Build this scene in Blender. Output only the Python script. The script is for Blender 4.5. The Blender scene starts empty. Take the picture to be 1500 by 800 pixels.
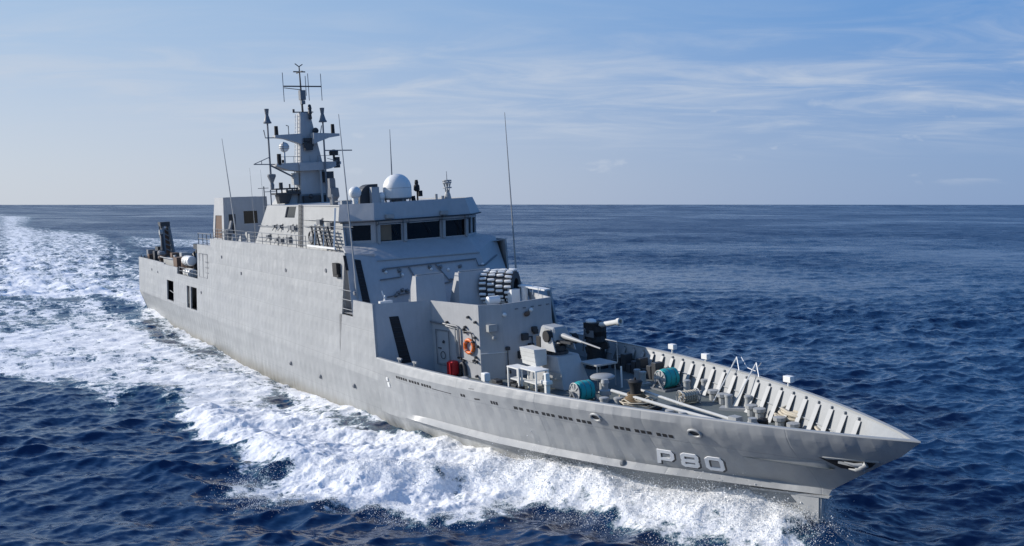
import bpy, bmesh, math, random
import numpy as np
from mathutils import Matrix, Vector
random.seed(7)
R = math.radians
scene = bpy.context.scene

# ------------------------------------------------------------------ camera, sky, sun, exposure
CAM_H = 13.464
cam_d = bpy.data.cameras.new("camera")
cam = bpy.data.objects.new("camera", cam_d); scene.collection.objects.link(cam); scene.camera = cam
cam_d.sensor_fit = 'HORIZONTAL'; cam_d.sensor_width = 36.0; cam_d.lens = 36.0 * 1442.4 / 1500.0
cam_d.clip_start = 0.5; cam_d.clip_end = 200000.0
cam.location = (0, 0, CAM_H)
cam.rotation_euler = (math.pi / 2 - math.atan(103.0 / 1442.4), R(0.0), 0)

SUN_AZ = math.atan2(.216, -.974)      # compass angle of the sun in the ground plane, from +X
SUN_EL = R(23)
sun_dir = Vector((math.cos(SUN_EL) * math.cos(SUN_AZ), math.cos(SUN_EL) * math.sin(SUN_AZ), math.sin(SUN_EL)))
sun_d = bpy.data.lights.new("sun", 'SUN'); sun_d.energy = 4.6; sun_d.angle = R(0.5); sun_d.color = (1.0, .94, .87)
sun = bpy.data.objects.new("sun", sun_d); scene.collection.objects.link(sun)
sun.rotation_euler = sun_dir.to_track_quat('Z', 'Y').to_euler()

scene.view_settings.view_transform = 'Standard'
scene.view_settings.look = 'None'
scene.view_settings.exposure = 0.15
scene.view_settings.gamma = 1.0
scene.view_settings.use_curve_mapping = False
scene.cycles.max_bounces = 6

class NT:
    """small helper to wire node trees"""
    def __init__(s, tree): s.t = tree; s.n = tree.nodes; s.l = tree.links
    def node(s, kind, **kw):
        n = s.n.new(kind)
        for k, v in kw.items(): setattr(n, k, v)
        return n
    def put(s, sock, v):
        if isinstance(v, bpy.types.NodeSocket): s.l.new(v, sock)
        elif v is not None: sock.default_value = v
    def math(s, op, a, b=None, c=None, clamp=False):
        n = s.node('ShaderNodeMath', operation=op, use_clamp=clamp)
        s.put(n.inputs[0], a); s.put(n.inputs[1], b); s.put(n.inputs[2], c); return n.outputs[0]
    def vmath(s, op, a, b=None, scale=None):
        n = s.node('ShaderNodeVectorMath', operation=op)
        s.put(n.inputs[0], a); s.put(n.inputs[1], b)
        if scale is not None: s.put(n.inputs['Scale'], scale)
        return n.outputs[0]
    def mix(s, f, a, b):
        n = s.node('ShaderNodeMix', data_type='RGBA'); s.put(n.inputs[0], f); s.put(n.inputs[6], a); s.put(n.inputs[7], b); return n.outputs[2]
    def mixf(s, f, a, b):
        n = s.node('ShaderNodeMix', data_type='FLOAT'); s.put(n.inputs[0], f); s.put(n.inputs[2], a); s.put(n.inputs[3], b); return n.outputs[0]
    def noise(s, vec, scale, detail=2.0, rough=.5, dist=0.0, col=False):
        n = s.node('ShaderNodeTexNoise'); s.put(n.inputs['Vector'], vec); s.put(n.inputs['Scale'], scale)
        n.inputs['Detail'].default_value = detail; n.inputs['Roughness'].default_value = rough; n.inputs['Distortion'].default_value = dist
        return n.outputs['Color'] if col else n.outputs[0]
    def ss(s, x, a, b, lo=0.0, hi=1.0):
        n = s.node('ShaderNodeMapRange', interpolation_type='SMOOTHSTEP'); s.put(n.inputs[0], x); s.put(n.inputs[1], a); s.put(n.inputs[2], b)
        n.inputs[3].default_value = lo; n.inputs[4].default_value = hi; return n.outputs[0]
    def mapping(s, vec, scale=(1, 1, 1), rot=(0, 0, 0), loc=(0, 0, 0), kind='POINT'):
        n = s.node('ShaderNodeMapping', vector_type=kind); s.put(n.inputs[0], vec); n.inputs[1].default_value = loc
        n.inputs[2].default_value = rot; n.inputs[3].default_value = scale; return n.outputs[0]

world = bpy.data.worlds.new("World"); scene.world = world; world.use_nodes = True
w = NT(world.node_tree); w.n.clear()
SKY_STRENGTH = 0.12
sky = w.node('ShaderNodeTexSky', sky_type='NISHITA'); sky.sun_disc = False
sky.sun_elevation = SUN_EL; sky.sun_rotation = math.pi / 2 - SUN_AZ
sky.air_density = 1.0; sky.dust_density = .8; sky.ozone_density = 3.0; sky.altitude = 0
tc = w.node('ShaderNodeTexCoord')
sep = w.node('ShaderNodeSeparateXYZ'); w.put(sep.inputs[0], tc.outputs['Generated'])
zz = w.math('MAXIMUM', sep.outputs[2], 0.0)
den = w.math('ADD', zz, 0.10)
px = w.math('DIVIDE', sep.outputs[0], den); py = w.math('DIVIDE', sep.outputs[1], den)
comb = w.node('ShaderNodeCombineXYZ'); w.put(comb.inputs[0], px); w.put(comb.inputs[1], py)
pl = w.mapping(comb.outputs[0], scale=(.85, 1.6, 1), rot=(0, 0, R(-8)), loc=(3.1, 1.7, 0))
c1 = w.noise(pl, 1.5, 7, .60, .7)
pl2 = w.mapping(comb.outputs[0], scale=(.25, .55, 1), rot=(0, 0, R(10)), loc=(.4, 5.3, 0))
c2 = w.noise(pl2, .9, 3, .5, .4)
cir = w.math('MULTIPLY', w.ss(c1, .36, .78), w.ss(c2, .30, .56))
band = w.math('MULTIPLY', w.ss(zz, .03, .10), w.ss(zz, .225, .10))
cir = w.math('MULTIPLY', w.math('MULTIPLY', cir, band), .80)
# a few small low puffs
pf = w.mapping(tc.outputs['Generated'], scale=(1, 1, 2.6))
pn = w.noise(pf, 15, 5, .55, .3)
puff = w.math('MULTIPLY', w.ss(pn, .605, .72), w.math('MULTIPLY', w.ss(zz, .012, .03), w.ss(zz, .14, .08)))
puff = w.math('MULTIPLY', puff, .45)
cl = w.math('MAXIMUM', cir, puff)
# the air low over the sea: pale and milky towards the sun, clear blue away from it
dots = w.node('ShaderNodeVectorMath', operation='DOT_PRODUCT'); w.put(dots.inputs[0], tc.outputs['Generated']); dots.inputs[1].default_value = (sun_dir.x, sun_dir.y, 0)
sunward = w.ss(dots.outputs[1], -.45, .75)
low = w.mix(sunward, (1.65, 2.5, 4.25, 1), (4.6, 4.85, 5.35, 1)); high = w.mix(sunward, (.66, 2.0, 4.6, 1), (2.9, 4.0, 5.4, 1))
air = w.mix(w.ss(zz, .0, .22), low, high)
skyc = w.vmath('MULTIPLY', sky.outputs[0], (.70, 1.05, 1.5))
skyc = w.mix(w.ss(zz, .85, .25, 0, .92), skyc, air)
skyc = w.mix(cl, skyc, (4.2, 4.7, 5.5, 1))
bg = w.node('ShaderNodeBackground'); w.put(bg.inputs[0], skyc); bg.inputs[1].default_value = SKY_STRENGTH
wo = w.node('ShaderNodeOutputWorld'); w.put(wo.inputs[0], bg.outputs[0])

# ------------------------------------------------------------------ where the ship lies
POSE = dict(yaw=-1.02481, roll=0.054265, trim=0.003469, x=-40.0719, y=123.5837)
SHIP = (Matrix.Translation((POSE['x'], POSE['y'], 0)) @ Matrix.Rotation(POSE['yaw'], 4, 'Z')
        @ Matrix.Rotation(-POSE['trim'], 4, 'Y') @ Matrix.Rotation(POSE['roll'], 4, 'X'))

# ------------------------------------------------------------------ materials
def material(name): 
    m = bpy.data.materials.new(name); m.use_nodes = True
    k = NT(m.node_tree); b = k.n['Principled BSDF']; return m, k, b

def paint(name, col, rough=.5, var=.10, streak=.0, dents=0.0, rust=0.0, metal=0.0, scale=1.0):
    """weathered paint: blotches, run-down streaks, patchy rust, gently dented plating"""
    m, k, b = material(name)
    t = k.node('ShaderNodeTexCoord').outputs['Object']
    n1 = k.noise(t, 1.3 * scale, 5, .6); n2 = k.noise(k.mapping(t, scale=(3, 3, .22)), 2.0 * scale, 4, .6)
    n3 = k.noise(t, 9 * scale, 3, .6)
    f = k.math('ADD', k.math('MULTIPLY', k.math('SUBTRACT', n1, .5), var * 2), 1.0)
    f = k.math('ADD', f, k.math('MULTIPLY', k.math('SUBTRACT', n3, .5), var * .8))
    f = k.math('ADD', f, k.math('MULTIPLY', k.math('SUBTRACT', n2, .5), streak * 2))
    c = k.vmath('SCALE', (col[0], col[1], col[2]), scale=f)
    if rust:
        rs = k.math('MULTIPLY', k.ss(k.noise(k.mapping(t, scale=(2.2, 2.2, .35)), 2.2, 6, .7), .60, .76), rust)
        c = k.mix(rs, c, (.23, .13, .07, 1))
    k.put(b.inputs['Base Color'], c)
    k.put(b.inputs['Roughness'], k.math('ADD', k.math('MULTIPLY', n1, .15), rough - .07))
    b.inputs['Metallic'].default_value = metal
    if dents:
        bp = k.node('ShaderNodeBump'); bp.inputs['Strength'].default_value = 1.0; bp.inputs['Distance'].default_value = dents
        v = k.noise(k.mapping(t, scale=(1, 1, .8)), .75, 2, .4); k.put(bp.inputs['Height'], v); k.put(b.inputs['Normal'], bp.outputs[0])
    return m

M = {}
M['hull'] = paint('hull grey paint', (.38, .385, .375), .5, .08, .08, .05, .10)
# hull paint with the shell plating welds and the scum near the water
def hull_material():
    m, k, b = material('hull side paint')
    t = k.node('ShaderNodeTexCoord').outputs['Object']
    s = k.node('ShaderNodeSeparateXYZ'); k.put(s.inputs[0], t)
    n1 = k.noise(t, .45, 6, .62, .6); n2 = k.noise(k.mapping(t, scale=(2.6, 2.6, .16)), 1.2, 5, .65); n3 = k.noise(t, 5, 4, .6)
    f = k.math('ADD', .98, k.math('MULTIPLY', k.math('SUBTRACT', n1, .5), .22))
    f = k.math('ADD', f, k.math('MULTIPLY', k.math('SUBTRACT', n2, .5), .22))
    f = k.math('ADD', f, k.math('MULTIPLY', k.math('SUBTRACT', n3, .5), .10))
    # touched-up patches of fresher paint
    v = k.node('ShaderNodeTexVoronoi', feature='F1'); k.put(v.inputs['Vector'], k.mapping(t, scale=(.5, .5, .9))); v.inputs['Scale'].default_value = .9
    sv = k.node('ShaderNodeSeparateColor'); k.put(sv.inputs[0], v.outputs['Color'])
    f = k.math('ADD', f, k.math('MULTIPLY', k.math('SUBTRACT', sv.outputs[0], .5), .07))
    c = k.vmath('SCALE', (.325, .333, .331), scale=f)
    # thin weld lines every few metres
    wx = k.math('ABSOLUTE', k.math('SUBTRACT', k.math('FRACT', k.math('DIVIDE', s.outputs[0], 6.1)), .5))
    wz = k.math('ABSOLUTE', k.math('SUBTRACT', k.math('FRACT', k.math('DIVIDE', s.outputs[2], 2.35)), .5))
    weld = k.math('MAXIMUM', k.ss(wx, .006, .001), k.ss(wz, .014, .003))
    c = k.mix(k.math('MULTIPLY', weld, .38), c, (.2, .21, .21, 1))
    # dried salt, pale and blotchy on the high plating
    salt = k.math('MULTIPLY', k.ss(k.noise(t, 1.6, 7, .7, .5), .50, .72), k.ss(s.outputs[2], 5.5, 9.5))
    c = k.mix(k.math('MULTIPLY', salt, .45), c, (.56, .555, .54, 1))
    # green-brown scum just above the water, thin rust runs
    wet = k.ss(k.math('ADD', s.outputs[2], k.math('MULTIPLY', k.math('SUBTRACT', n2, .5), 1.2)), 1.1, .0)
    c = k.mix(k.math('MULTIPLY', wet, .75), c, (.17, .155, .115, 1))
    rs = k.ss(k.noise(k.mapping(t, scale=(3.0, 3.0, .14)), 1.7, 6, .72), .635, .80)
    c = k.mix(k.math('MULTIPLY', rs, .45), c, (.26, .19, .12, 1))
    k.put(b.inputs['Base Color'], c)
    k.put(b.inputs['Roughness'], k.math('ADD', .36, k.math('MULTIPLY', n1, .2)))
    # plating pulled in between the frames
    bp = k.node('ShaderNodeBump'); bp.inputs['Strength'].default_value = 1; bp.inputs['Distance'].default_value = .27
    fr = k.math('ABSOLUTE', k.math('SUBTRACT', k.math('FRACT', k.math('DIVIDE', s.outputs[0], .95)), .5))
    fz = k.math('ABSOLUTE', k.math('SUBTRACT', k.math('FRACT', k.math('DIVIDE', s.outputs[2], 1.1)), .5))
    hh = k.math('ADD', k.math('MULTIPLY', k.math('MULTIPLY', fr, fz), k.math('MULTIPLY', n1, .9)), k.math('MULTIPLY', k.noise(t, .7, 2, .4), .4))
    hh = k.math('SUBTRACT', hh, k.math('MULTIPLY', weld, .02))
    k.put(bp.inputs['Height'], hh); k.put(b.inputs['Normal'], bp.outputs[0])
    return m
M['side'] = hull_material()
M['grey'] = paint('superstructure grey paint', (.40, .405, .405), .5, .11, .11, .04, .14)
M['grey2'] = paint('light grey fittings paint', (.325, .332, .325), .5, .10, .05, 0, .12, scale=2)
M['white'] = paint('white paint', (.74, .74, .71), .45, .05, .04, 0, .06, scale=2)
M['letter'] = paint('white lettering paint', (.86, .86, .84), .45, .05, .03, 0, .05, scale=3)
M['deck'] = paint('grey green deck paint', (.105, .122, .118), .75, .18, 0, .01, .12)
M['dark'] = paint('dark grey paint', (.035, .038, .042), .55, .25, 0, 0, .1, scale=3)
M['mid'] = paint('mid grey metal paint', (.16, .17, .18), .5, .18, .05, 0, .15, scale=3)
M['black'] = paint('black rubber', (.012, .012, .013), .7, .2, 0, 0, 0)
M['teal'] = paint('turquoise canvas', (.012, .31, .32), .8, .16, .06, .02, 0, scale=2)
M['rope'] = paint('pale hemp rope', (.45, .40, .31), .9, .2, 0, 0, 0, scale=6)
M['brown'] = paint('brown mooring rope', (.17, .115, .06), .9, .25, 0, 0, 0, scale=6)
M['orange'] = paint('orange lifebuoy plastic', (.72, .16, .03), .45, .06, 0, 0, 0)
M['red'] = paint('red fire main paint', (.55, .02, .025), .4, .1, 0, 0, 0)
M['rust'] = paint('rusty brown steel', (.13, .085, .06), .85, .3, .1, 0, .4, scale=3)
M['canvas'] = paint('grey white canvas', (.56, .56, .53), .85, .12, .08, .03, 0, scale=3)
M['curtain'] = paint('tan window blind', (.20, .15, .10), .8, .1, .1, 0, 0)

def glass_mat():
    m, k, b = material('dark window glass')
    b.inputs['Base Color'].default_value = (.006, .008, .010, 1); b.inputs['Roughness'].default_value = .06; b.inputs['IOR'].default_value = 1.5
    return m
M['glass'] = glass_mat()

# ------------------------------------------------------------------ mesh helper and object helpers
V = Vector
def fr(axis):
    """two vectors square to an axis"""
    a = V(axis).normalized(); u = a.cross(V((0, 0, 1)))
    if u.length < 1e-4: u = V((1, 0, 0))
    u.normalize(); return a, u, a.cross(u).normalized()

class MB:
    def __init__(s): s.v = []; s.f = []
    def add(s, vs, fs):
        n = len(s.v); s.v += [tuple(p) for p in vs]; s.f += [tuple(i + n for i in f) for f in fs]; return s
    def hexa(s, p):      # bottom 4, top 4, both anticlockwise seen from above
        return s.add(p, [(3, 2, 1, 0), (4, 5, 6, 7), (0, 1, 5, 4), (1, 2, 6, 5), (2, 3, 7, 6), (3, 0, 4, 7)])
    def box(s, x0, x1, y0, y1, z0, z1):
        return s.hexa([(x0, y0, z0), (x1, y0, z0), (x1, y1, z0), (x0, y1, z0), (x0, y0, z1), (x1, y0, z1), (x1, y1, z1), (x0, y1, z1)])
    def bar(s, p, q, w, h=None, up=(0, 0, 1)):    # square bar from p to q
        h = h or w; p, q = V(p), V(q); a = (q - p).normalized(); u = a.cross(V(up))
        if u.length < 1e-3: u = a.cross(V((1, 0, 0)))
        u.normalize(); t = u.cross(a).normalized(); u = u * w / 2; t = t * h / 2
        return s.hexa([p - u - t, p + u - t, q + u - t, q - u - t, p - u + t, p + u + t, q + u + t, q - u + t])
    def prism(s, lo, hi):   # two rings of points, lo below hi, anticlockwise from above
        n = len(lo); return s.add(list(lo) + list(hi), [tuple(range(n))[::-1], tuple(range(n, 2 * n))] + [(i, (i + 1) % n, n + (i + 1) % n, n + i) for i in range(n)])
    def ring(s, c, a, r, n, ph=0):
        a, u, t = fr(a); return [V(c) + u * math.cos(2 * math.pi * i / n + ph) * r + t * math.sin(2 * math.pi * i / n + ph) * r for i in range(n)]
    def rev(s, c, axis, prof, n=14):    # surface of revolution: (distance along axis, radius)
        a = V(axis).normalized(); rings = [s.ring(V(c) + a * d, a, max(r, 1e-4), n) for d, r in prof]; vs = [p for g in rings for p in g]
        fs = []
        for j in range(len(prof) - 1):
            for i in range(n): k = (i + 1) % n; fs.append((j * n + i, j * n + k, (j + 1) * n + k, (j + 1) * n + i))
        fs.append(tuple(range(n))[::-1]); m = (len(prof) - 1) * n; fs.append(tuple(range(m, m + n)))
        return s.add(vs, fs)
    def cyl(s, p, q, r, r2=None, n=10):
        d = (V(q) - V(p)); return s.rev(p, d, [(0, r), (d.length, r if r2 is None else r2)], n)
    def tube(s, pts, r, n=6, closed=False):
        P = [V(p) for p in pts]; m = len(P); vs = []; fs = []
        for i, p in enumerate(P):
            if closed: d = P[(i + 1) % m] - P[i - 1]
            else: d = P[min(i + 1, m - 1)] - P[max(i - 1, 0)]
            vs += s.ring(p, d, r if not callable(r) else r(i / (m - 1)), n)
        for j in range(m if closed else m - 1):
            k = (j + 1) % m
            for i in range(n): e = (i + 1) % n; fs.append((j * n + i, j * n + e, k * n + e, k * n + i))
        if not closed: fs += [tuple(range(n))[::-1], tuple(range((m - 1) * n, m * n))]
        return s.add(vs, fs)
    def ball(s, c, r, n=14, sx=(1, 1, 1), m=8):
        vs = []; fs = []
        for j in range(m + 1):
            th = math.pi * j / m
            for i in range(n):
                ph = 2 * math.pi * i / n
                vs.append((c[0] + r * sx[0] * math.sin(th) * math.cos(ph), c[1] + r * sx[1] * math.sin(th) * math.sin(ph), c[2] - r * sx[2] * math.cos(th)))
        for j in range(m):
            for i in range(n): k = (i + 1) % n; fs.append((j * n + i, j * n + k, (j + 1) * n + k, (j + 1) * n + i))
        return s.add(vs, fs)
    def torus(s, c, axis, rr, r, n=24, k=10):
        return s.tube(s.ring(c, axis, rr, n), r, k, True)
    def plate(s, P, th):     # polygon with thickness against its normal
        P = [V(p) for p in P]; nr = (P[1] - P[0]).cross(P[2] - P[0]).normalized() * th; n = len(P)
        return s.add(P + [p - nr for p in P], [tuple(range(n)), tuple(range(n, 2 * n))[::-1]] + [((i + 1) % n, i, n + i, n + (i + 1) % n) for i in range(n)])
    def panel(s, a, b, c, d, holes=(), th=.12):
        """wall a-b (bottom) d-c (top), outer side to the right of a->b seen from above; rectangular holes (u0,u1,v0,v1) with reveals"""
        a, b, c, d = V(a), V(b), V(c), V(d)
        P = lambda u, v: (a * (1 - u) + b * u) * (1 - v) + (d * (1 - u) + c * u) * v
        nr = (b - a).cross(d - a).normalized() * th
        us = sorted({0, .25, .5, .75, 1, *[h[0] for h in holes], *[h[1] for h in holes]}); vs = sorted({0, .25, .5, .75, 1, *[h[2] for h in holes], *[h[3] for h in holes]})
        solid = lambda i, j: 0 <= i < len(us) - 1 and 0 <= j < len(vs) - 1 and not any(h[0] - 1e-6 <= us[i] and us[i + 1] <= h[1] + 1e-6 and h[2] - 1e-6 <= vs[j] and vs[j + 1] <= h[3] + 1e-6 for h in holes)
        for i in range(len(us) - 1):
            for j in range(len(vs) - 1):
                if not solid(i, j): continue
                q = [P(us[i], vs[j]), P(us[i + 1], vs[j]), P(us[i + 1], vs[j + 1]), P(us[i], vs[j + 1])]; k = [p - nr for p in q]
                s.add(q, [(0, 1, 2, 3)]); s.add(k, [(3, 2, 1, 0)])
                for (di, dj, e, f) in ((0, -1, 0, 1), (1, 0, 1, 2), (0, 1, 2, 3), (-1, 0, 3, 0)):
                    if not solid(i + di, j + dj): s.add([q[f], q[e], k[e], k[f]], [(0, 1, 2, 3)])
        return s
    def build(s, name, mat, parent=None, smooth=None, label=None, bevel=0, kind=None, world=False):
        base = V(parent['base']) if parent is not None and 'base' in parent else V((0, 0, 0))
        me = bpy.data.meshes.new(name); me.from_pydata([tuple(V(p) - base) for p in s.v] if base.length else s.v, [], s.f); me.update()
        o = bpy.data.objects.new(name, me); scene.collection.objects.link(o)
        for m in (mat if isinstance(mat, (list, tuple)) else [mat]): me.materials.append(M[m] if isinstance(m, str) else m)
        if smooth:
            for p in me.polygons: p.use_smooth = True
            bm = bmesh.new(); bm.from_mesh(me); bmesh.ops.remove_doubles(bm, verts=bm.verts, dist=1e-4); ang = R(smooth if smooth is not True else 40)
            for e in bm.edges:
                if len(e.link_faces) == 2 and e.calc_face_angle(0) > ang: e.smooth = False
            bm.to_mesh(me); bm.free()
        if parent is not None: o.parent = parent; o['base'] = tuple(base)
        elif not world: o.matrix_world = SHIP
        if label: o['label'] = label
        if kind: o['kind'] = kind
        if bevel:
            bv = o.modifiers.new('bevel', 'BEVEL'); bv.width = bevel; bv.segments = 1; bv.limit_method = 'ANGLE'
        return o

def panel_pane(a, b, c, d, h, depth, grow=.0):
    """the four corners of a pane set back in hole h of a panel, as a thin plate"""
    a, b, c, d = V(a), V(b), V(c), V(d); P = lambda u, v: (a * (1 - u) + b * u) * (1 - v) + (d * (1 - u) + c * u) * v
    nr = (b - a).cross(d - a).normalized() * depth
    return [P(h[0], h[2]) - nr, P(h[1], h[2]) - nr, P(h[1], h[3]) - nr, P(h[0], h[3]) - nr]

def thing(name, label, cat, base=(0, 0, 0), group=None):
    """an Empty on the ship that parents the parts of one thing; the parts are given in ship coordinates"""
    o = bpy.data.objects.new(name, None); scene.collection.objects.link(o); o.empty_display_size = .3
    o.matrix_world = SHIP @ Matrix.Translation(base); o['base'] = tuple(base); o['label'] = label; o['category'] = cat
    if group: o['group'] = group
    return o
def single(mb, name, mat, label, cat, base, smooth=None, group=None, bevel=0):
    """a thing that is one mesh"""
    d = {'base': base}; s = V(base); mb.v = [tuple(V(p) - s) for p in mb.v]
    o = mb.build(name, mat, None, smooth, bevel=bevel); o.matrix_world = SHIP @ Matrix.Translation(base); o['label'] = label; o['category'] = cat
    if group: o['group'] = group
    return o
def each(name, mat, parent, items, make, smooth=None, bevel=0):
    """one part of its own for every item"""
    for it in items:
        b = MB(); make(b, *it); b.build(name, mat, parent, smooth, bevel=bevel)

# ------------------------------------------------------------------ hull lines
def lerp(a, b, t): return a + (b - a) * t
def sstep(a, b, x):
    t = np.clip((x - a) / (b - a), 0, 1); return t * t * (3 - 2 * t)
def z_rail(x):
    s = (np.asarray(x, float) - 65) / 40
    return np.where(s > -0.1, 4.3563 + .1226 * s + .9337 * s * s - .6375 * s ** 3, 4.36)
def w_rail(x):
    x = np.asarray(x, float)
    t = np.clip((x - 72.565) / (105 - 72.565), 0, 1)
    fore = 6.6163 * np.clip(1 - t ** 2.1789, 0, None) ** .898
    return np.where(x < 25, lerp(6.35, 6.6163, sstep(0, 25, x)), fore)
WLX = [0, 13.5, 30, 43, 52, 60, 66, 72, 78, 84, 90, 95, 98, 99.3]
WLY = [5.3, 5.85, 6.25, 6.42, 6.5, 6.42, 6.3, 6.1, 5.55, 4.6, 3.2, 1.65, .55, 0]
CHX = [60, 74, 77, 80.1, 84.8, 88.35, 91.45, 93.8, 96.0, 98.0, 99.5, 100.9]
CHY = [6.5, 6.45, 6.35, 6.12, 5.6, 4.88, 4.05, 3.2, 2.2, 1.25, .58, 0]
CHZ = [1.2, 1.32, 1.4, 1.48, 1.6, 1.68, 1.73, 1.75, 1.77, 1.78, 1.8, 1.84]
# hull rows from rail to bottom: (bow end x, y(x), z(x)) for the part forward of x = 73
def row_pt(k, t):
    """point of hull row k at fraction t of the bow part, t < 0 runs aft (x = 73 + 73 t)"""
    def X(e): return 73 + t * (e - 73) if t >= 0 else 73 + 73 * t
    tt = max(t, 0)
    if k == 0: x = X(105.0); return x, float(w_rail(x)), float(z_rail(x))
    if k == 1:
        x = X(104.7); u = 73 + tt * 32 if t >= 0 else x
        return x, float(w_rail(u)) + .13 * (1 - tt ** 3), float(z_rail(u)) - lerp(.52, .24, tt)
    if k == 2:
        x = X(104.2); u = 73 + tt * 32 if t >= 0 else x
        return x, float(w_rail(u)) + .10 * (1 - tt ** 3), float(z_rail(u)) - lerp(.62, .68, tt)
    if k == 3:
        x = X(103.45); u = 73 + tt * 32 if t >= 0 else x
        return x, (float(w_rail(u)) + .02) * lerp(1, .97, tt) * (1 if tt < 1 else 0), float(z_rail(u)) - lerp(1.1, 1.12, tt)
    if k in (5, 6, 7):
        x = X({5: 101.05, 6: 100.9, 7: 100.0}[k])
        u = 73 + tt * (100.9 - 73) if t >= 0 else x
        f = float(sstep(75.5, 79.0, u))
        y = float(np.interp(u, CHX, CHY)); z = float(np.interp(u, CHX, CHZ))
        if u < 60: y = float(np.interp(u, WLX, WLY)); 
        if k == 5: return x, max(y - .30 * f * min(1, y / .9), 0), z + .26
        if k == 6: return x, y, z
        return x, max(y - .45 * f * min(1, y / 1.2), 0), z - .1
    if k == 4:
        a, b = row_pt(3, t), row_pt(5, t)
        return lerp(a[0], b[0], .5), lerp(a[1], b[1], .5) - .12 * float(sstep(.1, .7, tt)) * (1 - tt), lerp(a[2], b[2], .5)
    x = X({8: 99.4, 9: 99.0}[k]); u = 73 + tt * (99.3 - 73) if t >= 0 else x
    y = float(np.interp(u, WLX, WLY))
    return (x, y, 0.0) if k == 8 else (x, y * .85, -1.8)
NROW = 10
_T = np.linspace(-.12, 1, 400)
_TAB = [np.array([row_pt(k, t) for t in _T]) for k in range(7)]
def hull_y(x, z):
    """half breadth of the hull at length x and height z (above the chine)"""
    pts = sorted((float(np.interp(x, q[:, 0], q[:, 2])), float(np.interp(x, q[:, 0], q[:, 1]))) for q in _TAB)
    return float(np.interp(z, [p[0] for p in pts], [p[1] for p in pts]))

# ------------------------------------------------------------------ the sea: wind waves, the ship's wave system and its foam
def lattice_noise(x, y, seed):
    xi = np.floor(x).astype(np.int64); yi = np.floor(y).astype(np.int64); fx = x - xi; fy = y - yi
    def hsh(a, b):
        n = (a * 374761393 + b * 668265263 + seed * 974711) & 0x7fffffff
        n = ((n ^ (n >> 13)) * 1274126177) & 0x7fffffff
        return ((n ^ (n >> 16)) & 0xffff) / 65535.0
    u = fx * fx * fx * (fx * (fx * 6 - 15) + 10); v = fy * fy * fy * (fy * (fy * 6 - 15) + 10)
    a = hsh(xi, yi); b = hsh(xi + 1, yi); c = hsh(xi, yi + 1); d = hsh(xi + 1, yi + 1)
    return (a * (1 - u) + b * u) * (1 - v) + (c * (1 - u) + d * u) * v - .5
def fbm(x, y, seed, oct=4, gain=.5):
    s = 0; a = 1.0
    for o in range(oct):
        s = s + a * lattice_noise(x * (1.0 + .02 * o) + 13.7 * o, y + 7.1 * o, seed + o); x = x * 2.03; y = y * 2.03; a *= gain
    return s
def poly_sd(x, y, poly):
    """signed distance to a polygon, positive inside"""
    P = np.array(poly, float); d = np.full(x.shape, 1e9); ins = np.zeros(x.shape, bool)
    for i in range(len(P)):
        a, b = P[i], P[(i + 1) % len(P)]; e = b - a
        wx, wy = x - a[0], y - a[1]; t = np.clip((wx * e[0] + wy * e[1]) / (e @ e), 0, 1)
        d = np.minimum(d, np.hypot(wx - e[0] * t, wy - e[1] * t))
        c = ((a[1] <= y) & (b[1] > y)) | ((b[1] <= y) & (a[1] > y))
        with np.errstate(divide='ignore', invalid='ignore'): xs = a[0] + (y - a[1]) / (e[1] if e[1] else 1e-9) * e[0]
        ins ^= c & (x < xs)
    return np.where(ins, d, -d)
def line_sd(x, y, pts):
    P = np.array(pts, float); best = np.full(x.shape, 1e9); s = np.zeros(x.shape); side = np.zeros(x.shape); acc = 0
    for i in range(len(P) - 1):
        a, b = P[i], P[i + 1]; e = b - a; L = math.hypot(*e); wx, wy = x - a[0], y - a[1]; t = np.clip((wx * e[0] + wy * e[1]) / (e @ e), 0, 1)
        d = np.hypot(wx - e[0] * t, wy - e[1] * t); m = d < best
        best = np.where(m, d, best); s = np.where(m, acc + t * L, s); side = np.where(m, np.sign(e[0] * wy - e[1] * wx), side); acc += L
    return best * side, s, acc

BOW_FOAM = [(13.8, 41.0), (11.7, 38.0), (10.1, 37.9), (8.0, 38.9), (6.2, 40.7), (4.6, 42.0), (3.3, 42.2), (1.9, 42.8), (1.1, 44.6), (0.3, 44.2), (-0.5, 43.1), (-1.8, 41.5), (-4.3, 41.2), (-5.8, 43.0), (-7.6, 43.3), (-9.6, 44.0), (-11.5, 43.0), (-12.9, 45.8), (-12.3, 48.2), (-15.6, 53.5), (-21.1, 61.5), (-20.8, 65.8), (-16.8, 64.7), (-13.6, 64.7), (-8.6, 58.2), (-4.3, 55.1), (-0.4, 52.0), (3.7, 48.0), (8.2, 46.9), (11.4, 44.7), (12.8, 42.5)]
SIDE_FOAM = [(-21.1, 61.5), (-24.8, 69.5), (-26.8, 62.5), (-35.2, 72.7), (-39.7, 75.7), (-54.5, 80.6), (-64.4, 93.8), (-53.0, 110.2), (-40.7, 110.2), (-28.1, 89.3), (-17.7, 72.2), (-14.0, 66.5), (-8.6, 58.2), (-16.7, 64.2)]
WAKE = [(-1235.8, 2181.0), (-664.9, 1281.0), (-446.4, 914.8), (-290.1, 581.8), (-166.2, 399.7), (-100.2, 277.7), (-66, 190), (-40.0, 118.2), (-40, 110.2), (-48.0, 123.1), (-57.7, 133.5), (-73.9, 141.5), (-110, 141.5), (-400, 300), (-900, 800), (-1600, 1800)]
THIN = [(-120, 141.5), (-73.9, 141.5), (-57.7, 133.5), (-43.1, 115.6), (-28.8, 91.5), (-34.7, 93.8), (-50.1, 104.1), (-75, 85.3)]
FAR_STREAK = [(-155.1, 399.7), (-101.5, 348.7), (-85.9, 294.9), (-112.5, 294.9)]
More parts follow.
